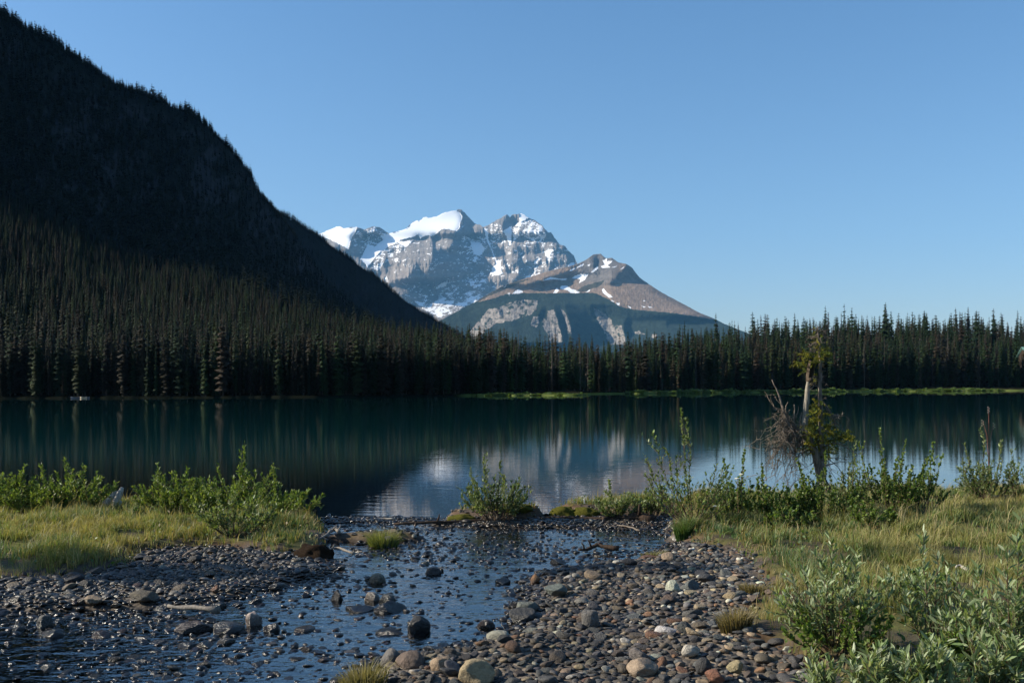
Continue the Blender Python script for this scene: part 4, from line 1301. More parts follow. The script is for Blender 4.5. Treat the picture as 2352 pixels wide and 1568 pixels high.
def build_grass():
    r = rng_(7)
    Vs, Ts, Cs, n0 = [], [], [], 0
    for poly, n, xl, yl in ((MEADOW_L, 260000, (-10.5, -1.6), (8.3, 15.0)), (MEADOW_R, 440000, (1.2, 10.8), (3.8, 15.6)), (PENINS, 9000, (0.4, 2.6), (12.8, 14.4)), (ISLAND, 4000, (-0.9, 0.5), (12.6, 13.5))):
        x = r.uniform(*xl, n)
        y = np.sqrt(r.uniform(yl[0] ** 2, yl[1] ** 2, n))
        sd = sdist(poly, x, y)
        tuft = fbm(x * 2.4, y * 2.4, 0, 71, 3)
        big = fbm(x * 0.8, y * 0.8, 0, 72, 3)
        ok = (sd + 0.08 * tuft > 0.03) & (np.abs(x) < 0.56 * y + 2.2)
        nearfade = sstep(3.0, 5.0, y) if poly is MEADOW_R else 1
        dens = np.clip(0.52 + 1.5 * tuft + 0.4 * big, 0.06, 1) * np.clip(sd / 0.35 + 0.25, 0, 1) * (0.35 + 0.65 * nearfade)
        ok &= r.random(n) < dens
        x, y, sd, tuft, big = x[ok], y[ok], sd[ok], tuft[ok], big[ok]
        # blades gather into clumps
        ax, ay = np.round(x / 0.13) * 0.13, np.round(y / 0.13) * 0.13
        ja, jb = hash3(np.round(x / 0.13), np.round(y / 0.13), 0 * x, 5), hash3(np.round(x / 0.13), np.round(y / 0.13), 0 * x, 6)
        ax, ay = ax + (ja - 0.5) * 0.13, ay + (jb - 0.5) * 0.13
        ox, oy = x - ax, y - ay
        x, y = ax + ox * 0.6, ay + oy * 0.6
        z = ground_z(x, y) - 0.01
        hs = hash3(np.round(ax * 9), np.round(ay * 9), 0 * x, 8)
        stalk = r.random(len(x)) < 0.035
        h = np.where(stalk, 1.7, 1.0) * (0.055 + 0.095 * hs + 0.07 * np.clip(tuft + 0.3, 0, 1)) * r.uniform(0.6, 1.15, len(x)) * np.clip(0.45 + sd / 0.5, 0.45, 1)
        if poly is ISLAND:
            h *= 0.6
        lean = np.stack([ox * 4.5, oy * 4.5], -1) + r.normal(0, 0.18, (len(x), 2)) + np.array([0.10, -0.05])
        w = r.uniform(0.0035, 0.0065, len(x)) * np.clip(y / 9, 0.6, 1.4)
        k = np.clip(0.40 + 1.3 * big + 0.6 * (hs - 0.5) - 0.5 * tuft + r.normal(0, 0.12, len(x)), 0, 1)[:, None]
        g1, g2, g3 = np.array([0.075, 0.145, 0.058]), np.array([0.165, 0.215, 0.055]), np.array([0.34, 0.28, 0.125])
        c = np.where(k < 0.5, g1 + (g2 - g1) * k * 2, g2 + (g3 - g2) * (k - 0.5) * 1.0)
        dry = (stalk | (r.random(len(x)) < np.where(sd < 0.3, 0.5, 0.16)))[:, None]
        c = np.where(dry, g3 * r.uniform(0.5, 1.1, (len(x), 1)), c) * r.uniform(0.75, 1.2, (len(x), 1))
        tp = c * 0.45 + np.array([0.40, 0.33, 0.16]) * 0.55
        V, T, C = blades(np.stack([x, y, z], -1), h, w, lean, c, tp, 3)
        Vs.append(V); Ts.append(T + n0); Cs.append(C)
        n0 += len(V)
    me = mesh_np('grass', np.concatenate(Vs), np.concatenate(Ts), M_GRASS, False, {'col': np.clip(np.concatenate(Cs), 0, 1)})
    tag(link('grass', me), 'sedge and grass covering both banks', 'grass', kind='stuff')
    print('grass blades', n0 // 5)
    # broad leaves low in the grass
    n = 26000
    x, y = r.uniform(-8, 9, n), np.sqrt(r.uniform(4.6 ** 2, 15 ** 2, n))
    sd = meadow_sd(x, y)
    ok = (sd > 0.04) & (np.abs(x) < 0.54 * y + 0.3) & (fbm(x * 1.5, y * 1.5, 0, 94, 3) + 0.4 * (sd < 0.5) > r.uniform(0.0, 0.5, n))
    x, y = x[ok], y[ok]
    n = len(x)
    z = ground_z(x, y) + r.uniform(0.0, 0.10, n)
    d = np.stack([r.normal(0, 1, n), r.normal(0, 1, n), r.uniform(-0.1, 1.3, n)], -1)
    d /= np.linalg.norm(d, axis=1, keepdims=True)
    lm = MB()
    L = r.uniform(0.02, 0.055, n)
    c = np.array([(0.07, 0.13, 0.03), (0.10, 0.15, 0.035), (0.13, 0.10, 0.04), (0.12, 0.17, 0.07)])[r.integers(0, 4, n)] * r.uniform(0.6, 1.3, (n, 1))
    leaf_mesh(lm, np.stack([x, y, z], -1), d, np.stack([r.normal(0, 0.5, n), r.normal(0, 0.5, n), 1 + 0 * x], -1), L, L * r.uniform(0.3, 0.7, n), c)
    tag(link('undergrowth', lm.mesh('undergrowth', M_LEAF)), 'small broad leaves and herbs among the grass', 'undergrowth', kind='stuff')
    # lone tufts
    for qx, qy, wpx, hpx, nb, tint, lab in ((880, 1246, 84, 58, 900, (0.15, 0.19, 0.05), 'lone yellow green sedge tuft on a mossy mound in the stream'), (1572, 1240, 60, 48, 600, (0.07, 0.14, 0.035), 'bright green tuft at the corner of the right meadow'),
                                           (835, 1592, 150, 70, 420, (0.19, 0.17, 0.075), 'sparse straw-coloured tuft at the bottom edge of the stream'), (1690, 1478, 100, 60, 500, (0.17, 0.14, 0.07), 'dry brownish tuft on the edge of the gravel bar'), (1500, 1282, 90, 22, 380, (0.17, 0.165, 0.07), 'short dry tuft at the tip of the right bank'),
                                           (1730, 1392, 80, 40, 380, (0.16, 0.13, 0.06), 'withered tuft growing out of the upper gravel bar'), (790, 1244, 60, 20, 200, (0.12, 0.15, 0.05), 'small green tuft left of the lone sedge tuft')):
        x0, y0 = gnd(qx, qy, 0.04)
        sc = y0 / F
        a, q = r.uniform(0, 6.28, nb), np.sqrt(r.random(nb))
        rx = wpx * sc / 2 * 0.62
        px, py = np.cos(a) * q * rx, np.sin(a) * q * rx * 0.7
        pz = ground_z(x0 + px, y0 + py) - gz(x0, y0) - 0.01
        h = hpx * sc * r.uniform(0.55, 1.15, nb)
        lean = np.stack([px, py], -1) / rx * 0.55 + r.normal(0, 0.15, (nb, 2))
        c = np.array(tint) * r.uniform(0.6, 1.3, (nb, 1))
        V, T, C = blades(np.stack([px, py, pz], -1), h, np.full(nb, 0.006), lean, c, c * 0.5 + np.array([0.30, 0.25, 0.12]) * 0.5, 11)
        o = link('sedge_tuft', mesh_np('sedge_tuft', V, T, M_GRASS, False, {'col': np.clip(C, 0, 1)}), None, (x0, y0, gz(x0, y0)))
        tag(o, lab, 'grass tuft')
build_grass()

# ------------------------------------------------------------------ shrubs
def shrub(name, label, cat, base, height, spread, nstem, nleaf, leaf, palette, seed, group=None, tall=None, twig=True, lean=(0, 0), up=0.75, start=0.25, rootr=0.10, stemr=0.006):
    r = rng_(seed)
    x0, y0 = base
    z0 = gz(x0, y0) - 0.02
    e = empty(name, (x0, y0, z0), label, cat, group)
    st, lf = MB(), MB()
    segs = []
    stems = []
    for i in range(nstem):
        a = r.uniform(0, 6.28)
        out = math.sqrt(r.random()) * spread
        hh = height * r.uniform(0.55, 1.0) * (1 - 0.35 * (out / spread) ** 2)
        end = np.array([math.cos(a) * out + lean[0], math.sin(a) * out * 0.75 + lean[1], hh])
        stems.append((a, end))
    for dx, hh in (tall or []):
        stems.append((0.0, np.array([dx, r.uniform(-0.1, 0.1), hh])))
    for a, end in stems:
        rt = np.array([end[0] * rootr * 1.5 + r.normal(0, rootr * 0.35), end[1] * rootr * 1.5 + r.normal(0, rootr * 0.3), 0])
        ts = np.linspace(0, 1, 9)[:, None]
        bend = np.array([end[0] * 0.75, end[1] * 0.75, end[2] * 0.42])
        C = (1 - ts) ** 2 * rt + 2 * ts * (1 - ts) * bend + ts ** 2 * end
        C += r.normal(0, 0.014 * height, C.shape) * ts
        st.tube(C, stemr * np.linspace(1.0, 0.25, 9) * r.uniform(0.7, 1.2), 4, None, False)
        segs.append((C, 1.0))
        if twig:
            for _ in range(r.integers(3, 7)):
                k = r.uniform(0.3, 0.95)
                i0 = int(k * 7)
                p = C[i0] + (C[i0 + 1] - C[i0]) * (k * 7 - i0)
                d = (C[i0 + 1] - C[i0])
                d = d / np.linalg.norm(d)
                d = d * 0.6 + r.normal(0, 0.55, 3) + np.array([0, 0, up * 0.55])
                d /= np.linalg.norm(d)
                Lt = height * r.uniform(0.12, 0.30)
                tt = np.linspace(0, 1, 5)[:, None]
                B = p + d * Lt * tt + np.array([0, 0, 0.12 * Lt]) * tt ** 2 + r.normal(0, 0.012 * height, (5, 3)) * tt
                st.tube(B, stemr * np.linspace(0.45, 0.15, 5), 3, None, False)
                segs.append((B, 0.55))
    # leaves along the outer part of every stem and twig
    wts = np.array([np.linalg.norm(C[-1] - C[0]) * w for C, w in segs])
    cnt = np.maximum(3, (nleaf * (1.55 if leaf[0] > 0.0505 else 2.1) * wts / wts.sum()).astype(int))
    P, D = [], []
    for (C, w), n in zip(segs, cnt):
        k = (start if w == 1.0 else 0.05) + (1 - (start if w == 1.0 else 0.05)) * r.random(n) ** 0.8
        f = k * (len(C) - 1)
        i0 = np.minimum(f.astype(int), len(C) - 2)
        d = C[i0 + 1] - C[i0]
        P.append(C[i0] + d * (f - i0)[:, None])
        D.append(d / (np.linalg.norm(d, axis=1, keepdims=True) + 1e-9))
    P, D = np.concatenate(P), np.concatenate(D)
    n = len(P)
    a = r.normal(0, 1, (n, 3))
    a -= (a * D).sum(1, keepdims=True) * D
    a /= np.linalg.norm(a, axis=1, keepdims=True) + 1e-9
    D2 = D * r.uniform(0.4, 1.0, (n, 1)) + a * r.uniform(0.5, 1.0, (n, 1)) + np.array([0, 0, 0.25])
    D2 /= np.linalg.norm(D2, axis=1, keepdims=True)
    N = r.normal(0, 0.6, (n, 3)) + np.array([0, 0, 1.0])
    L = leaf[0] * r.uniform(0.4, 1.25, n)
    pal = np.array(palette)
    c = pal[r.integers(0, len(pal), n)] * r.uniform(0.7, 1.3, (n, 1))
    leaf_mesh(lf, P, D2, N, L, L * leaf[1] * r.uniform(0.8, 1.2, n), np.clip(c, 0, 1))
    link('stems', st.mesh('stems', M_TWIG, True), e)
    link('foliage', lf.mesh('foliage', M_LEAF), e)
    return e

WIL = [(0.12, 0.185, 0.036), (0.155, 0.215, 0.048), (0.09, 0.15, 0.036), (0.18, 0.225, 0.07)]
SIL = [(0.175, 0.225, 0.09), (0.12, 0.17, 0.065), (0.195, 0.23, 0.12), (0.10, 0.155, 0.05)]
BIR = [(0.095, 0.16, 0.034), (0.135, 0.205, 0.042), (0.075, 0.12, 0.03), (0.18, 0.235, 0.065)]
GRW = [(0.19, 0.25, 0.12), (0.24, 0.30, 0.165), (0.135, 0.20, 0.075), (0.30, 0.345, 0.22)]

def px(qx, qy, z=0.2):
    for _ in range(6):
        x, y = gnd(qx, qy, z)
        z = 0.5 * z + 0.5 * max(gz(x, y), 0.0)
    return gnd(qx, qy, z)
def S(y):
    return y / F
def shrubs():
    def mk(name, lab, qx, qy, hpx, wpx, ns, nl, leaf, pal, seed, z=0.2, grp=None, tall=(), **kw):
        b = px(qx, qy, z)
        s = S(b[1])
        return shrub(name, lab, 'shrub', b, hpx * s, wpx * s / 2, ns, nl, leaf, pal, seed, grp, [(dx * s, hh * s) for dx, hh in tall], **kw)
    W1, W2, B1 = (0.050, 0.32), (0.044, 0.36), (0.032, 0.85)
    mk('willow_shrub', 'yellow green willow at the left end of the near shore', 15, 1174, 104, 160, 30, 2000, W1, WIL, 11, tall=((45, 112), (-30, 118)))
    mk('willow_shrub', 'bushy green willow beside the bleached stump', 160, 1174, 105, 220, 36, 2700, W1, WIL, 12, tall=((-15, 126), (25, 110), (-60, 112)))
    mk('willow_shrub', 'low leafy willow between the left end and the bushy willow', 90, 1178, 80, 140, 20, 1300, W1, WIL, 41)
    mk('willow_shrub', 'dark leafy willow right of the bleached stump', 400, 1174, 98, 190, 30, 2300, W1, WIL, 13, tall=((-40, 110), (30, 104)))
    mk('willow_shrub', 'willow with one tall shoot above the left meadow', 545, 1180, 108, 220, 34, 2400, W1, WIL, 14, tall=((22, 170), (14, 146), (80, 116), (-45, 118)))
    mk('willow_shrub', 'low spreading willow at the right tip of the left meadow', 650, 1188, 84, 210, 30, 2200, W1, WIL, 15, tall=((-25, 116), (60, 70)))
    mk('willow_shrub', 'short willow filling the gap behind the open twiggy one', 475, 1186, 76, 150, 22, 1300, W1, WIL, 42)
    mk('willow_shrub', 'open twiggy willow in front of the others on the left meadow', 535, 1232, 118, 200, 22, 1200, W1, SIL, 16, z=0.15, start=0.4, rootr=0.04)
    mk('willow_shrub', 'lone silvery willow on the gravel island in mid stream', 1140, 1186, 128, 175, 32, 2000, W2, SIL, 17, z=0.1, tall=((-28, 156), (-62, 128), (55, 104), (10, 138)), start=0.35)
    mk('willow_shrub', 'low silvery willow by the mossy point', 1420, 1180, 74, 130, 20, 1000, W2, SIL, 18, z=0.1, tall=((-20, 92),))
    mk('willow_shrub', 'small silvery willow between the mossy point and the tall thin willow', 1495, 1188, 88, 100, 16, 700, W2, SIL, 43, z=0.1)
    mk('willow_shrub', 'tall thin willow with bare upright shoots left of the snag', 1590, 1205, 180, 230, 24, 1200, W2, SIL + BIR, 19, z=0.12, tall=((-20, 268), (-10, 250), (-85, 215), (-60, 180), (-105, 150)), start=0.4, rootr=0.04)
    mk('birch_shrub', 'round-leaved birch between the tall thin willow and the snag', 1690, 1192, 125, 140, 18, 1000, B1, BIR, 20, tall=((20, 165), (-25, 140)))
    mk('birch_shrub', 'low birch thicket with white flowers left of the snag foot', 1765, 1198, 110, 150, 18, 1000, B1, BIR, 21, tall=((-15, 140),))
    mk('birch_shrub', 'dense birch shrub in front of the snag foot', 1885, 1198, 130, 200, 30, 2000, B1, BIR, 22, tall=((-55, 150), (10, 165)))
    mk('willow_shrub', 'silver-tipped willow just right of the snag', 1948, 1186, 140, 120, 16, 800, W2, SIL, 23, tall=((10, 178),))
    mk('birch_shrub', 'broad birch shrub with glossy leaves right of the snag', 2040, 1182, 150, 210, 28, 1700, B1, BIR, 24, tall=((-15, 200), (35, 178), (90, 150), (-60, 170)))
    mk('birch_shrub', 'birch shrub with long arching shoots beside the open water', 2110, 1176, 125, 160, 14, 700, B1, BIR, 25, tall=((60, 140), (35, 165)), start=0.4)
    mk('willow_shrub', 'grey green willow near the right edge of the shore', 2270, 1155, 125, 160, 26, 1600, W2, SIL, 26, tall=((-10, 175), (40, 150), (-50, 140)))
    mk('willow_shrub', 'grey green willow cut by the right edge of the shore', 2365, 1160, 155, 140, 22, 1300, W2, SIL, 27)
    mk('birch_shrub', 'knee-high birch in the grass below the broad birch shrub', 1990, 1212, 70, 160, 16, 600, B1, BIR, 28)
    mk('birch_shrub', 'knee-high birch in the grass below the snag', 1800, 1216, 64, 150, 14, 500, B1, BIR, 44)
    # near the camera
    G1, G2 = (0.054, 0.28), (0.062, 0.26)
    mk('willow_shrub', 'big grey green willow spreading over the edge of the gravel', 1915, 1480, 225, 290, 28, 1050, G1, GRW, 31, z=0.15, tall=((-15, 270), (-75, 225), (70, 235), (30, 255)), start=0.35, rootr=0.05, stemr=0.005)
    mk('birch_shrub', 'low dark green birch under the big grey green willow', 1930, 1500, 130, 280, 22, 750, (0.030, 0.8), BIR, 32, z=0.15)
    mk('willow_shrub', 'slender willow of a few tall shoots right of the big one', 2140, 1500, 200, 170, 11, 460, G2, GRW, 33, z=0.18, tall=((-25, 290), (15, 245), (50, 215)), start=0.4, rootr=0.06, stemr=0.005)
    mk('willow_shrub', 'tall willow cut off by the right edge near the camera', 2345, 1570, 290, 180, 18, 760, G2, GRW, 34, z=0.18, tall=((10, 390), (-45, 320), (-15, 350)), start=0.3, stemr=0.005)
    mk('willow_shrub', 'grey green willow between the slender one and the right edge', 2240, 1530, 190, 170, 16, 600, G2, GRW, 45, z=0.18, tall=((15, 230), (-30, 215)), start=0.3, stemr=0.005)
    mk('willow_shrub', 'pale leafy willow at the bottom right corner', 2290, 1615, 180, 200, 24, 800, G2, GRW, 35, z=0.15, start=0.25, stemr=0.004)
    mk('willow_shrub', 'upright willow shoots left of the corner willow', 2150, 1620, 175, 180, 20, 660, G2, GRW, 36, z=0.15, start=0.25, stemr=0.004)
    mk('willow_shrub', 'low willow shoots above the rusty moss at the bottom', 2020, 1620, 165, 170, 18, 560, G2, GRW, 37, z=0.15, start=0.25, stemr=0.004)
    mk('willow_shrub', 'leftmost low willow shoots beside the bottom gravel', 1890, 1625, 165, 100, 10, 300, G2, GRW, 38, z=0.15, start=0.3, stemr=0.004)
    mk('birch_shrub', 'dark round-leaved birch tucked behind the corner willow', 2180, 1540, 120, 220, 18, 520, (0.032, 0.8), BIR, 46, z=0.15)
    mk('willow_shrub', 'small sage willow in the grass behind the slender shoots', 2080, 1400, 130, 150, 14, 520, G1, GRW, 47, z=0.18, start=0.3, stemr=0.004)
    mk('birch_shrub', 'small dark birch in the grass left of the bleached stick', 2150, 1355, 60, 150, 14, 420, (0.030, 0.8), BIR, 48, z=0.18)
shrubs()

# a bare red-brown shoot with seed heads and three white flower heads
def small_plants():
    b = px(2272, 1140, 0.2)
    s = S(b[1])
    e = empty('flower_stalk', (b[0], b[1], gz(*b)), 'bare reddish stalk with pale seed heads above the grey green willow', 'plant')
    m, f = MB(), MB()
    for dx, z, k in ((0, 205, 1.0), (-14, 175, 0.6), (12, 168, 0.6)):
        P = np.array([(0, 0, 0), (dx * 0.1, 0, z * 0.5), (dx * 0.3, 0, z * 0.8), (dx, 0, z)]) * s
        m.tube(P, 0.005 * np.array([1, 0.8, 0.6, 0.3]), 4)
        for j in range(5):
            V, T = ICO[1]
            f.add(V * 0.006 + P[-1] + np.array([(j % 2 - 0.5) * 0.02, 0, -j * 0.018]), T)
    link('stalk', m.mesh('stalk', mat_plain('red_stalk', (0.16, 0.05, 0.03))), e)
    link('seed_head', f.mesh('seed_head', mat_plain('seed_fluff', (0.5, 0.42, 0.36))), e)
    for qx, qy, lab in ((1702, 1090, 'topmost white flower head among the birch leaves'), (1693, 1100, 'white flower head just below and left of the topmost one'), (1642, 1163, 'low white flower head in the grass left of the birch thicket')):
        x, y = px(1700, 1202, 0.2)
        p = ray(qx, qy, y)
        e = empty('white_flower', (p[0], p[1], gz(p[0], p[1])), lab, 'flower', 'white flower heads')
        m, f = MB(), MB()
        top = p[2] - gz(p[0], p[1])
        m.tube([(0, 0, 0), (0.01, 0, top * 0.5), (0, 0, top)], 0.003, 4)
        r = rng_(int(qx))
        for j in range(22):
            a, q = r.uniform(0, 6.28), math.sqrt(r.random()) * 0.022
            V, T = ICO[1]
            f.add(V * 0.007 + np.array([q * math.cos(a), q * math.sin(a) * 0.8, top + 0.012 - q * 0.3]), T)
        link('stalk', m.mesh('stalk', M_TWIG), e)
        link('petals', f.mesh('petals', mat_plain('white_petals', (0.55, 0.55, 0.45))), e)
small_plants()

# ------------------------------------------------------------------ the broken spruce on the right bank
def old_spruce():
    r = rng_(808)
    bx, by = px(1885, 1180, 0.2)
    s = S(by)
    z0 = gz(bx, by)
    e = empty('old_spruce', (bx, by, z0 - 0.03), 'half-dead old spruce with a broken pale snag on the right bank', 'tree')
    def P(x, y, dy=0.0):
        qx, qy = 1722.7 + 0.27475 * x, 717.8 + 0.27466 * y
        p = ray(qx, qy, by + dy)
        return np.array([p[0] - bx, p[1] - by, p[2] - (z0 - 0.03)])
    def path(pts, n=14, jit=0.004):
        A = np.array([P(*p) for p in pts])
        t = np.linspace(0, len(A) - 1, n)
        out = np.stack([np.interp(t, np.arange(len(A)), A[:, k]) for k in range(3)], -1)
        for _ in range(2):
            out[1:-1] = (out[:-2] + 2 * out[1:-1] + out[2:]) / 4
        out[1:-1] += r.normal(0, jit, (n - 2, 3))
        return out
    u = 0.27475 * s
    # living leader
    m = MB()
    base = np.array([P(600, 1440), P(598, 1440)])
    lead = path([(600, 1500), (606, 1300, 0.0), (600, 1120), (592, 900), (590, 750), (580, 560), (588, 400), (574, 250), (566, 112)], 26)
    m.tube(lead, np.interp(np.linspace(0, 1, 26), [0, 0.12, 0.35, 0.6, 1], [44 * u, 32 * u, 19 * u, 15 * u, 4 * u]), 9)
    m.tube(path([(600, 1400, 0.02), (560, 1200, -0.02), (500, 1080, -0.03), (458, 985, -0.03)], 10), np.linspace(38, 27, 10) * u, 9)
    for dx, dy in ((-60, -0.12), (70, -0.1), (-20, 0.15), (30, -0.2)):
        m.tube(np.array([P(600, 1380), P(600 + dx * 0.6, 1440, dy * 0.5), P(600 + dx * 1.4, 1500, dy)]), np.array([26, 20, 8]) * u, 6)
    link('trunk', m.mesh('trunk', M_DEADBARK, True), e)
    # pale broken snag with its hollow shell
    m = MB()
    sn = path([(452, 1010, -0.03), (464, 870, -0.03), (473, 750, -0.03), (482, 640, -0.03), (488, 560, -0.03)], 12, 0.0015)
    m.tube(sn, np.linspace(25, 17, 12) * u * (1 + 0.06 * r.standard_normal(12)), 10)
    snag = link('snag', m.mesh('snag', M_SNAG, True), e)
    snag['label'] = 'pale bleached broken trunk'
    m = MB()
    c0, c1_ = P(490, 575, -0.03), P(518, 402, -0.03)
    ax = c1_ - c0
    nr, na = 9, 15
    V = []
    for i in range(nr):
        f = i / (nr - 1)
        c = c0 + ax * f
        rad = (19 + 17 * math.sin(math.pi * min(f * 0.85 + 0.08, 1))) * u
        for j in range(na):
            # open towards the viewer's right: the shell wraps the left and the back
            a = math.radians(-8 + 250 * j / (na - 1))
            edge = 0.06 * math.sin(j * 1.9) * (f > 0.8)
            V.append(c + rad * np.array([math.cos(a) * (0.85 + 0.1 * f), math.sin(a), edge * 2]) + np.array([0, 0, (0.16 * math.sin(j * 0.7) - 0.05) * rad if i == nr - 1 else 0]))
    V = np.array(V)
    Fq = grid_faces(nr, na)
    cen = np.repeat(np.array([c0 + ax * i / (nr - 1) for i in range(nr)]), na, 0)
    inner = cen + (V - cen) * 0.66
    m.add(V, None, Fq)
    m.add(inner, None, Fq[:, ::-1])
    n = len(V)
    rim = []
    for i in range(nr - 1):
        rim += [(i * na, (i + 1) * na, n + (i + 1) * na, n + i * na), (i * na + na - 1, n + i * na + na - 1, n + (i + 1) * na + na - 1, (i + 1) * na + na - 1)]
    for j in range(na - 1):
        k = (nr - 1) * na + j
        rim.append((k, k + 1, n + k + 1, n + k))
    m.add(np.concatenate([V, inner]), None, rim)
    m.tube(np.array([P(500, 575, -0.05), P(505, 560, -0.05), P(512, 548, -0.05)]), np.array([24, 27, 20]) * u, 8)
    hs = link('hollow_shell', m.mesh('hollow_shell', M_SHELL, True), e)
    hs['label'] = 'dark hollow broken top of the snag'
    # dead stems and stubs
    m = MB()
    stems = [([(430, 1080, -0.02), (350, 990, -0.03), (300, 920, -0.04), (272, 780, -0.04), (242, 680, -0.03), (208, 610, -0.03), (183, 560, -0.02)], 28, 5), ([(300, 840, -0.04), (295, 800, -0.05), (318, 745, -0.05)], 13, 5), ([(368, 960, -0.02), (372, 850, -0.02), (370, 768, -0.02)], 13, 6),
             ([(385, 880, -0.02), (400, 820, -0.02), (408, 784, -0.02)], 8, 3), ([(405, 960, -0.03), (420, 900, -0.04), (432, 834, -0.04)], 12, 8), ([(592, 735, 0.02), (640, 770, 0.02), (680, 840, 0.0), (715, 910, 0.0), (712, 985, 0.0)], 11, 3), ([(330, 880, -0.04), (400, 960, -0.05), (480, 1055, -0.05)], 8, 3),
             ([(600, 1130, 0.0), (690, 1080, -0.05), (790, 1110, -0.08), (900, 1190, -0.1)], 14, 5), ([(600, 960, 0.0), (680, 1010, -0.03), (700, 1060, -0.03), (800, 1010, -0.04)], 9, 3), ([(590, 1050), (520, 1000, -0.02), (480, 950, -0.02)], 8, 3)]
    for pts, w0, w1 in stems:
        m.tube(path(pts, 10, 0.003), np.linspace(w0, w1, 10) * u * 0.5 * 1.15, 6)
    link('dead_stems', m.mesh('dead_stems', M_DEADBARK, True), e)
    # fine dead twigs
    m = MB()
    def twig(p, d, L, rad, depth, droop):
        n = 6
        t = np.linspace(0, 1, n)[:, None]
        C = p + d * L * t + np.array([0, 0, -droop * L]) * t ** 2 + r.normal(0, 0.065 * L, (n, 3)) * t ** 0.7
        m.tube(C, np.linspace(rad, rad * 0.3, n), 3, None, False)
        if depth:
            for _ in range(r.integers(3, 6)):
                k = r.integers(1, n)
                d2 = d * 0.45 + r.normal(0, 0.7, 3)
                d2 /= np.linalg.norm(d2)
                twig(C[k], d2, L * r.uniform(0.2, 0.42), rad * 0.7, depth - 1, droop)
    def tgt(a, b, dy=0.0):
        return P(a, b, dy + r.uniform(-0.12, 0.08))
    for _ in range(62):      # the drooping tangle on the left
        f = r.random()
        o = P(270 + 190 * f, 800 + 260 * f, -0.03)
        g = tgt(*( (r.uniform(60, 420), r.uniform(1050, 1430)) if r.random() < 0.72 else (r.uniform(140, 260), r.uniform(700, 1000))))
        d = g - o
        L = np.linalg.norm(d)
        twig(o, d / L + np.array([0, 0, 0.25]), L, 0.0062, 2 if r.random() < 0.7 else 1, 0.25)
    for _ in range(16):
        f = r.random()
        o = P(600 + 110 * f, 740 + 200 * f, 0.0)
        g = tgt(r.uniform(660, 810), r.uniform(780, 1010))
        d = g - o
        L = np.linalg.norm(d)
        twig(o, d / L, L, 0.0055, 1, 0.3)
    for _ in range(46):      # bare top and mid trunk
        yy = r.uniform(120, 320) if r.random() < 0.6 else r.uniform(480, 760)
        o = P(574, yy, 0.0)
        g = tgt(574 + r.choice([-1, 1]) * r.uniform(30, 95), yy + r.uniform(-25, 45))
        d = g - o
        L = np.linalg.norm(d)
        twig(o, d / L, L, 0.0048, 1, 0.2)
    for _ in range(26):
        o = P(r.uniform(560, 640), r.uniform(1050, 1330), 0.0)
        g = tgt(r.uniform(380, 860), r.uniform(1100, 1420))
        d = g - o
        L = np.linalg.norm(d)
        twig(o, d / L, L, 0.006, 1, 0.2)
    link('dead_twigs', m.mesh('dead_twigs', M_DEADBARK, True), e)
    # yellow-green living sprays
    m = MB()
    cl = [(430, 430, 40, 22, 6), (460, 470, 30, 26, 4), (500, 350, 45, 18, 7), (590, 350, 60, 25, 11), (570, 400, 55, 40, 10), (620, 340, 40, 20, 5), (590, 290, 35, 20, 4), (578, 250, 26, 40, 4), (572, 185, 22, 40, 3), (560, 545, 25, 18, 3), (585, 770, 34, 30, 6), (550, 810, 40, 30, 7), (600, 850, 38, 40, 7), (560, 900, 55, 30, 9), (520, 960, 50, 34, 11),
          (600, 960, 65, 34, 12), (560, 1020, 90, 36, 20), (640, 1000, 45, 40, 9), (500, 1060, 40, 40, 8), (540, 1100, 75, 40, 16), (640, 1080, 40, 40, 8), (760, 1020, 65, 26, 13), (800, 1045, 40, 20, 8), (700, 1050, 40, 26, 6), (500, 1130, 50, 26, 6), (660, 1150, 60, 30, 7), (580, 1160, 60, 30, 8)]
    for a, b, wx, wy, n in cl:
        for _ in range(int(n * 1.9)):
            p = P(a + r.normal(0, wx * 0.5), b + r.normal(0, wy * 0.5), r.normal(0, 0.07))
            d = p - P(590, b - 10, 0)
            d = d / (np.linalg.norm(d) + 1e-6) + r.normal(0, 0.5, 3) + np.array([0, 0, 0.1])
            d /= np.linalg.norm(d)
            Ls = r.uniform(0.06, 0.15)
            k = 34
            t = r.random(k)
            q = p + d * Ls * t[:, None]
            nd = r.normal(0, 1, (k, 3))
            nd -= (nd @ d)[:, None] * d
            nd /= np.linalg.norm(nd, axis=1, keepdims=True)
            D = nd * 0.9 + d * 0.55
            D /= np.linalg.norm(D, axis=1, keepdims=True)
            sh = np.cross(D, r.normal(0, 1, (k, 3)))
            sh /= np.linalg.norm(sh, axis=1, keepdims=True)
            l = r.uniform(0.015, 0.028, k)[:, None]
            V = np.stack([q, q + D * l * 0.5 + sh * 0.0042, q + D * l, q + D * l * 0.5 - sh * 0.0042], 1).reshape(-1, 3)
            yel = r.random()
            c = np.array([0.075, 0.105, 0.022]) * (1 - yel ** 1.6) + np.array([0.23, 0.205, 0.022]) * yel ** 1.6
            c = c * r.uniform(0.6, 1.25)
            m.add(V, None, np.arange(k)[:, None] * 4 + np.arange(4), np.tile(c, (k * 4, 1)))
    link('living_foliage', m.mesh('living_foliage', M_LICHEN), e)
old_spruce()

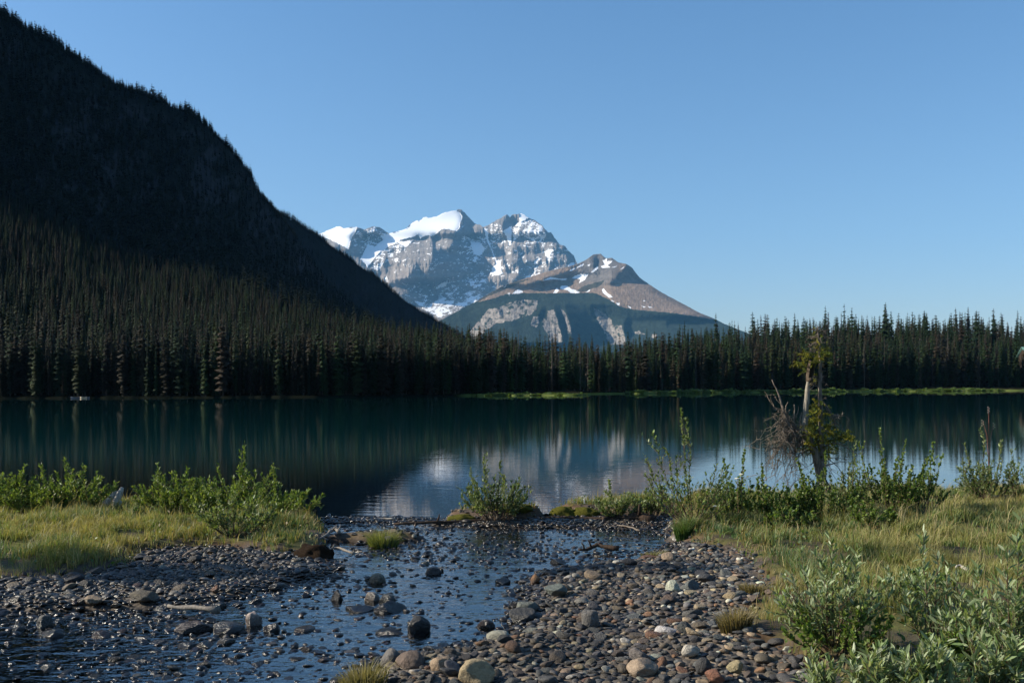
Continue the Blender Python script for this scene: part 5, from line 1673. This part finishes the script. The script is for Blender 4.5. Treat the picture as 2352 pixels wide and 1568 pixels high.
# ------------------------------------------------------------------ driftwood, stump, moss
def driftwood():
    r = rng_(31)
    def log(name, label, pts, rad, mat, z=0.03, n=16, sides=8, branches=0):
        A = np.array([(*gnd(a, b, z), z) for a, b in pts])
        c = A.mean(0)
        t = np.linspace(0, len(A) - 1, n)
        C = np.stack([np.interp(t, np.arange(len(A)), A[:, k]) for k in range(3)], -1) - c
        C[1:-1] += r.normal(0, rad * 0.25, (n - 2, 3))
        m = MB()
        R = rad * np.interp(np.linspace(0, 1, n), [0, 0.5, 1], [0.5, 0.85, 1.1]) * (1 + 0.16 * r.standard_normal(n))
        m.tube(C, R, sides)
        for _ in range(branches):
            k = r.integers(1, n - 1)
            d = r.normal(0, 1, 3) + np.array([0, -0.3, 0.9])
            d /= np.linalg.norm(d)
            m.tube(np.array([C[k], C[k] + d * rad * 2.0, C[k] + d * rad * 3.8 + r.normal(0, rad * 0.3, 3)]), np.array([0.5, 0.4, 0.22]) * rad, 5)
        tag(link(name, m.mesh(name, mat, True), None, c), label, 'driftwood')
    log('driftwood_log', 'long thin dark log lying across the stream mouth below the island willow', [(905, 1203), (1010, 1200), (1140, 1193), (1260, 1189), (1350, 1191), (1420, 1193)], 0.028, M_DARKWOOD, 0.045, 22, 8, 4)
    log('driftwood_log', 'thick dark rotten log at the edge of the mossy point', [(1385, 1191), (1410, 1188), (1460, 1190), (1502, 1191)], 0.052, M_DARKWOOD, 0.06, 12, 9, 3)
    log('driftwood_log', 'weathered grey plank-like log on the left gravel bank', [(385, 1390), (430, 1392), (500, 1400)], 0.026, M_GREYWOOD, 0.06, 6, 6, 0)
    log('driftwood_root', 'pale twisted root beside the undercut left bank', [(735, 1236), (752, 1226), (768, 1214), (778, 1222)], 0.022, M_GREYWOOD, 0.10, 10, 6, 4)
    log('driftwood_stick', 'pale stick lying on stones right of the undercut bank', [(748, 1262), (775, 1256), (812, 1270)], 0.013, M_GREYWOOD, 0.07, 8, 5, 1)
    log('driftwood_stick', 'white stick at the water edge of the right bank', [(1528, 1216), (1540, 1207), (1555, 1222)], 0.014, M_DEADWOOD, 0.06, 8, 5, 1)
    log('driftwood_stick', 'brown stick on the stones below the rotten log', [(1418, 1205), (1450, 1211), (1470, 1218)], 0.011, M_DEADBARK, 0.06, 8, 5, 1)
    log('driftwood_stick', 'dark broken branch in the riffle below the rotten log', [(1330, 1262), (1370, 1255), (1420, 1258)], 0.024, M_DARKWOOD, 0.05, 9, 6, 2)
    log('driftwood_stick', 'bleached stick in the right meadow grass', [(2196, 1302), (2205, 1297), (2222, 1308)], 0.016, M_DEADWOOD, 0.24, 6, 5, 0)
    log('driftwood_stick', 'fine grey stick near the left end of the dark log', [(845, 1192), (880, 1190), (905, 1191)], 0.009, M_DEADWOOD, 0.03, 7, 5, 0)
    # undercut peat at the tip of the left meadow
    pk = NT('peat')
    f = pk.noise(30, 6, 0.7, pk.n('TexCoord').outputs['Object'])
    peat = pk.done(pk.principled(pk.ramp(f, [(0.3, (0.012, 0.008, 0.005)), (0.75, (0.06, 0.036, 0.02))]), 0.95, 0.1, pk.bump(f, 0.04, 1.0)))
    x, y = gnd(716, 1290, 0.0)
    s = S(y)
    V, T = ICO[3]
    V = V * (1 + 0.30 * fbm(V[:, 0] * 2.2, V[:, 1] * 2.2, V[:, 2] * 2.2, 5, 4))[:, None]
    o = link('peat_bank', mesh_np('peat_bank', V, T, peat, True), None, (x, y + 0.12, 0.02))
    o.scale = (46 * s, 0.16, 32 * s)
    tag(o, 'dark undercut lump of peat at the tip of the left meadow', 'peat bank')
    # bleached stump
    bx, by = px(255, 1170, 0.2)
    s = S(by)
    m = MB()
    z0 = gz(bx, by)
    def prong(pts, w):
        P = np.array([((a) * s, dy, (c) * s) for a, c, dy in pts])
        m.tube(P, np.array(w) * s, 7)
    prong([(-50, -4, 0), (-25, 8, 0), (-5, 20, 0), (8, 38, 0), (14, 44, 0)], [5, 8, 9, 6, 2])
    prong([(-30, 0, 0.03), (0, 10, 0.03), (14, 26, 0.02), (22, 44, 0.02), (25, 52, 0.02)], [6, 10, 8, 6, 4])
    prong([(0, -4, -0.03), (12, 14, -0.03), (18, 36, -0.02), (21, 46, -0.02)], [8, 9, 6, 3])
    prong([(14, -6, -0.02), (20, 8, -0.02), (22, 22, 0)], [6, 5, 3])
    tag(link('stump', m.mesh('stump', M_DEADWOOD, True), None, (bx, by, z0 - 0.01)), 'bleached split stump leaning out of the left meadow', 'stump')
    # mossy cushions
    mm = NT('moss')
    f = mm.noise(35, 6, 0.7, mm.n('TexCoord').outputs['Object'])
    mossm = mm.done(mm.principled(mm.ramp(f, [(0.3, (0.045, 0.05, 0.012)), (0.6, (0.16, 0.15, 0.022)), (0.8, (0.22, 0.19, 0.03))]), 0.95, 0.1, mm.bump(f, 0.03, 1.0)))
    for qx, qy, w, h, lab in ((1295, 1184, 70, 22, 'yellow green moss cushion at the tip of the mossy point'), (1345, 1184, 70, 20, 'olive moss cushion right of the yellow green one'), (1060, 1194, 66, 14, 'low moss cushion at the left foot of the island willow'), (1180, 1188, 90, 14, 'moss cushion under the island willow'), (860, 1250, 170, 14, 'low rusty moss mound carrying the lone sedge tuft')):
        x, y = gnd(qx, qy, 0.05)
        s = S(y)
        V, T = ICO[3]
        V = V * (1 + 0.25 * fbm(V[:, 0] * 2.5 + qx, V[:, 1] * 2.5, V[:, 2] * 2.5, 3, 4))[:, None]
        o = link('moss_cushion', mesh_np('moss_cushion', V, T, mossm, True), None, (x, y + 0.1, gz(x, y + 0.1) + 0.0))
        o.scale = (w * s / 2, w * s / 2 * 0.6, h * s)
        tag(o, lab, 'moss')
driftwood()

# ------------------------------------------------------------------ the air
def haze():
    X0, X1, Y0, Y1, Z0, Z1 = -26800, 26800, -26800, 26800, -6.5, 4200
    V = [(x, y, z) for z in (Z0, Z1) for x, y in ((X0, Y0), (X1, Y0), (X1, Y1), (X0, Y1))]
    Q = [(0, 3, 2, 1), (4, 5, 6, 7), (0, 1, 5, 4), (1, 2, 6, 5), (2, 3, 7, 6), (3, 0, 4, 7)]
    m = bpy.data.materials.new('haze_air')
    m.use_nodes = True
    t = m.node_tree
    for n in list(t.nodes):
        t.nodes.remove(n)
    o = t.nodes.new('ShaderNodeOutputMaterial')
    v = t.nodes.new('ShaderNodeVolumePrincipled')
    v.inputs['Color'].default_value = (0.20, 0.56, 1.0, 1)
    v.inputs['Density'].default_value = 1.35e-5
    v.inputs['Anisotropy'].default_value = 0.0
    t.links.new(v.outputs[0], o.inputs['Volume'])
    tag(link('haze', mesh_np('haze', V, np.array(Q), m)), 'thin blue air between the lake and the far mountains', 'haze', kind='stuff')
haze()
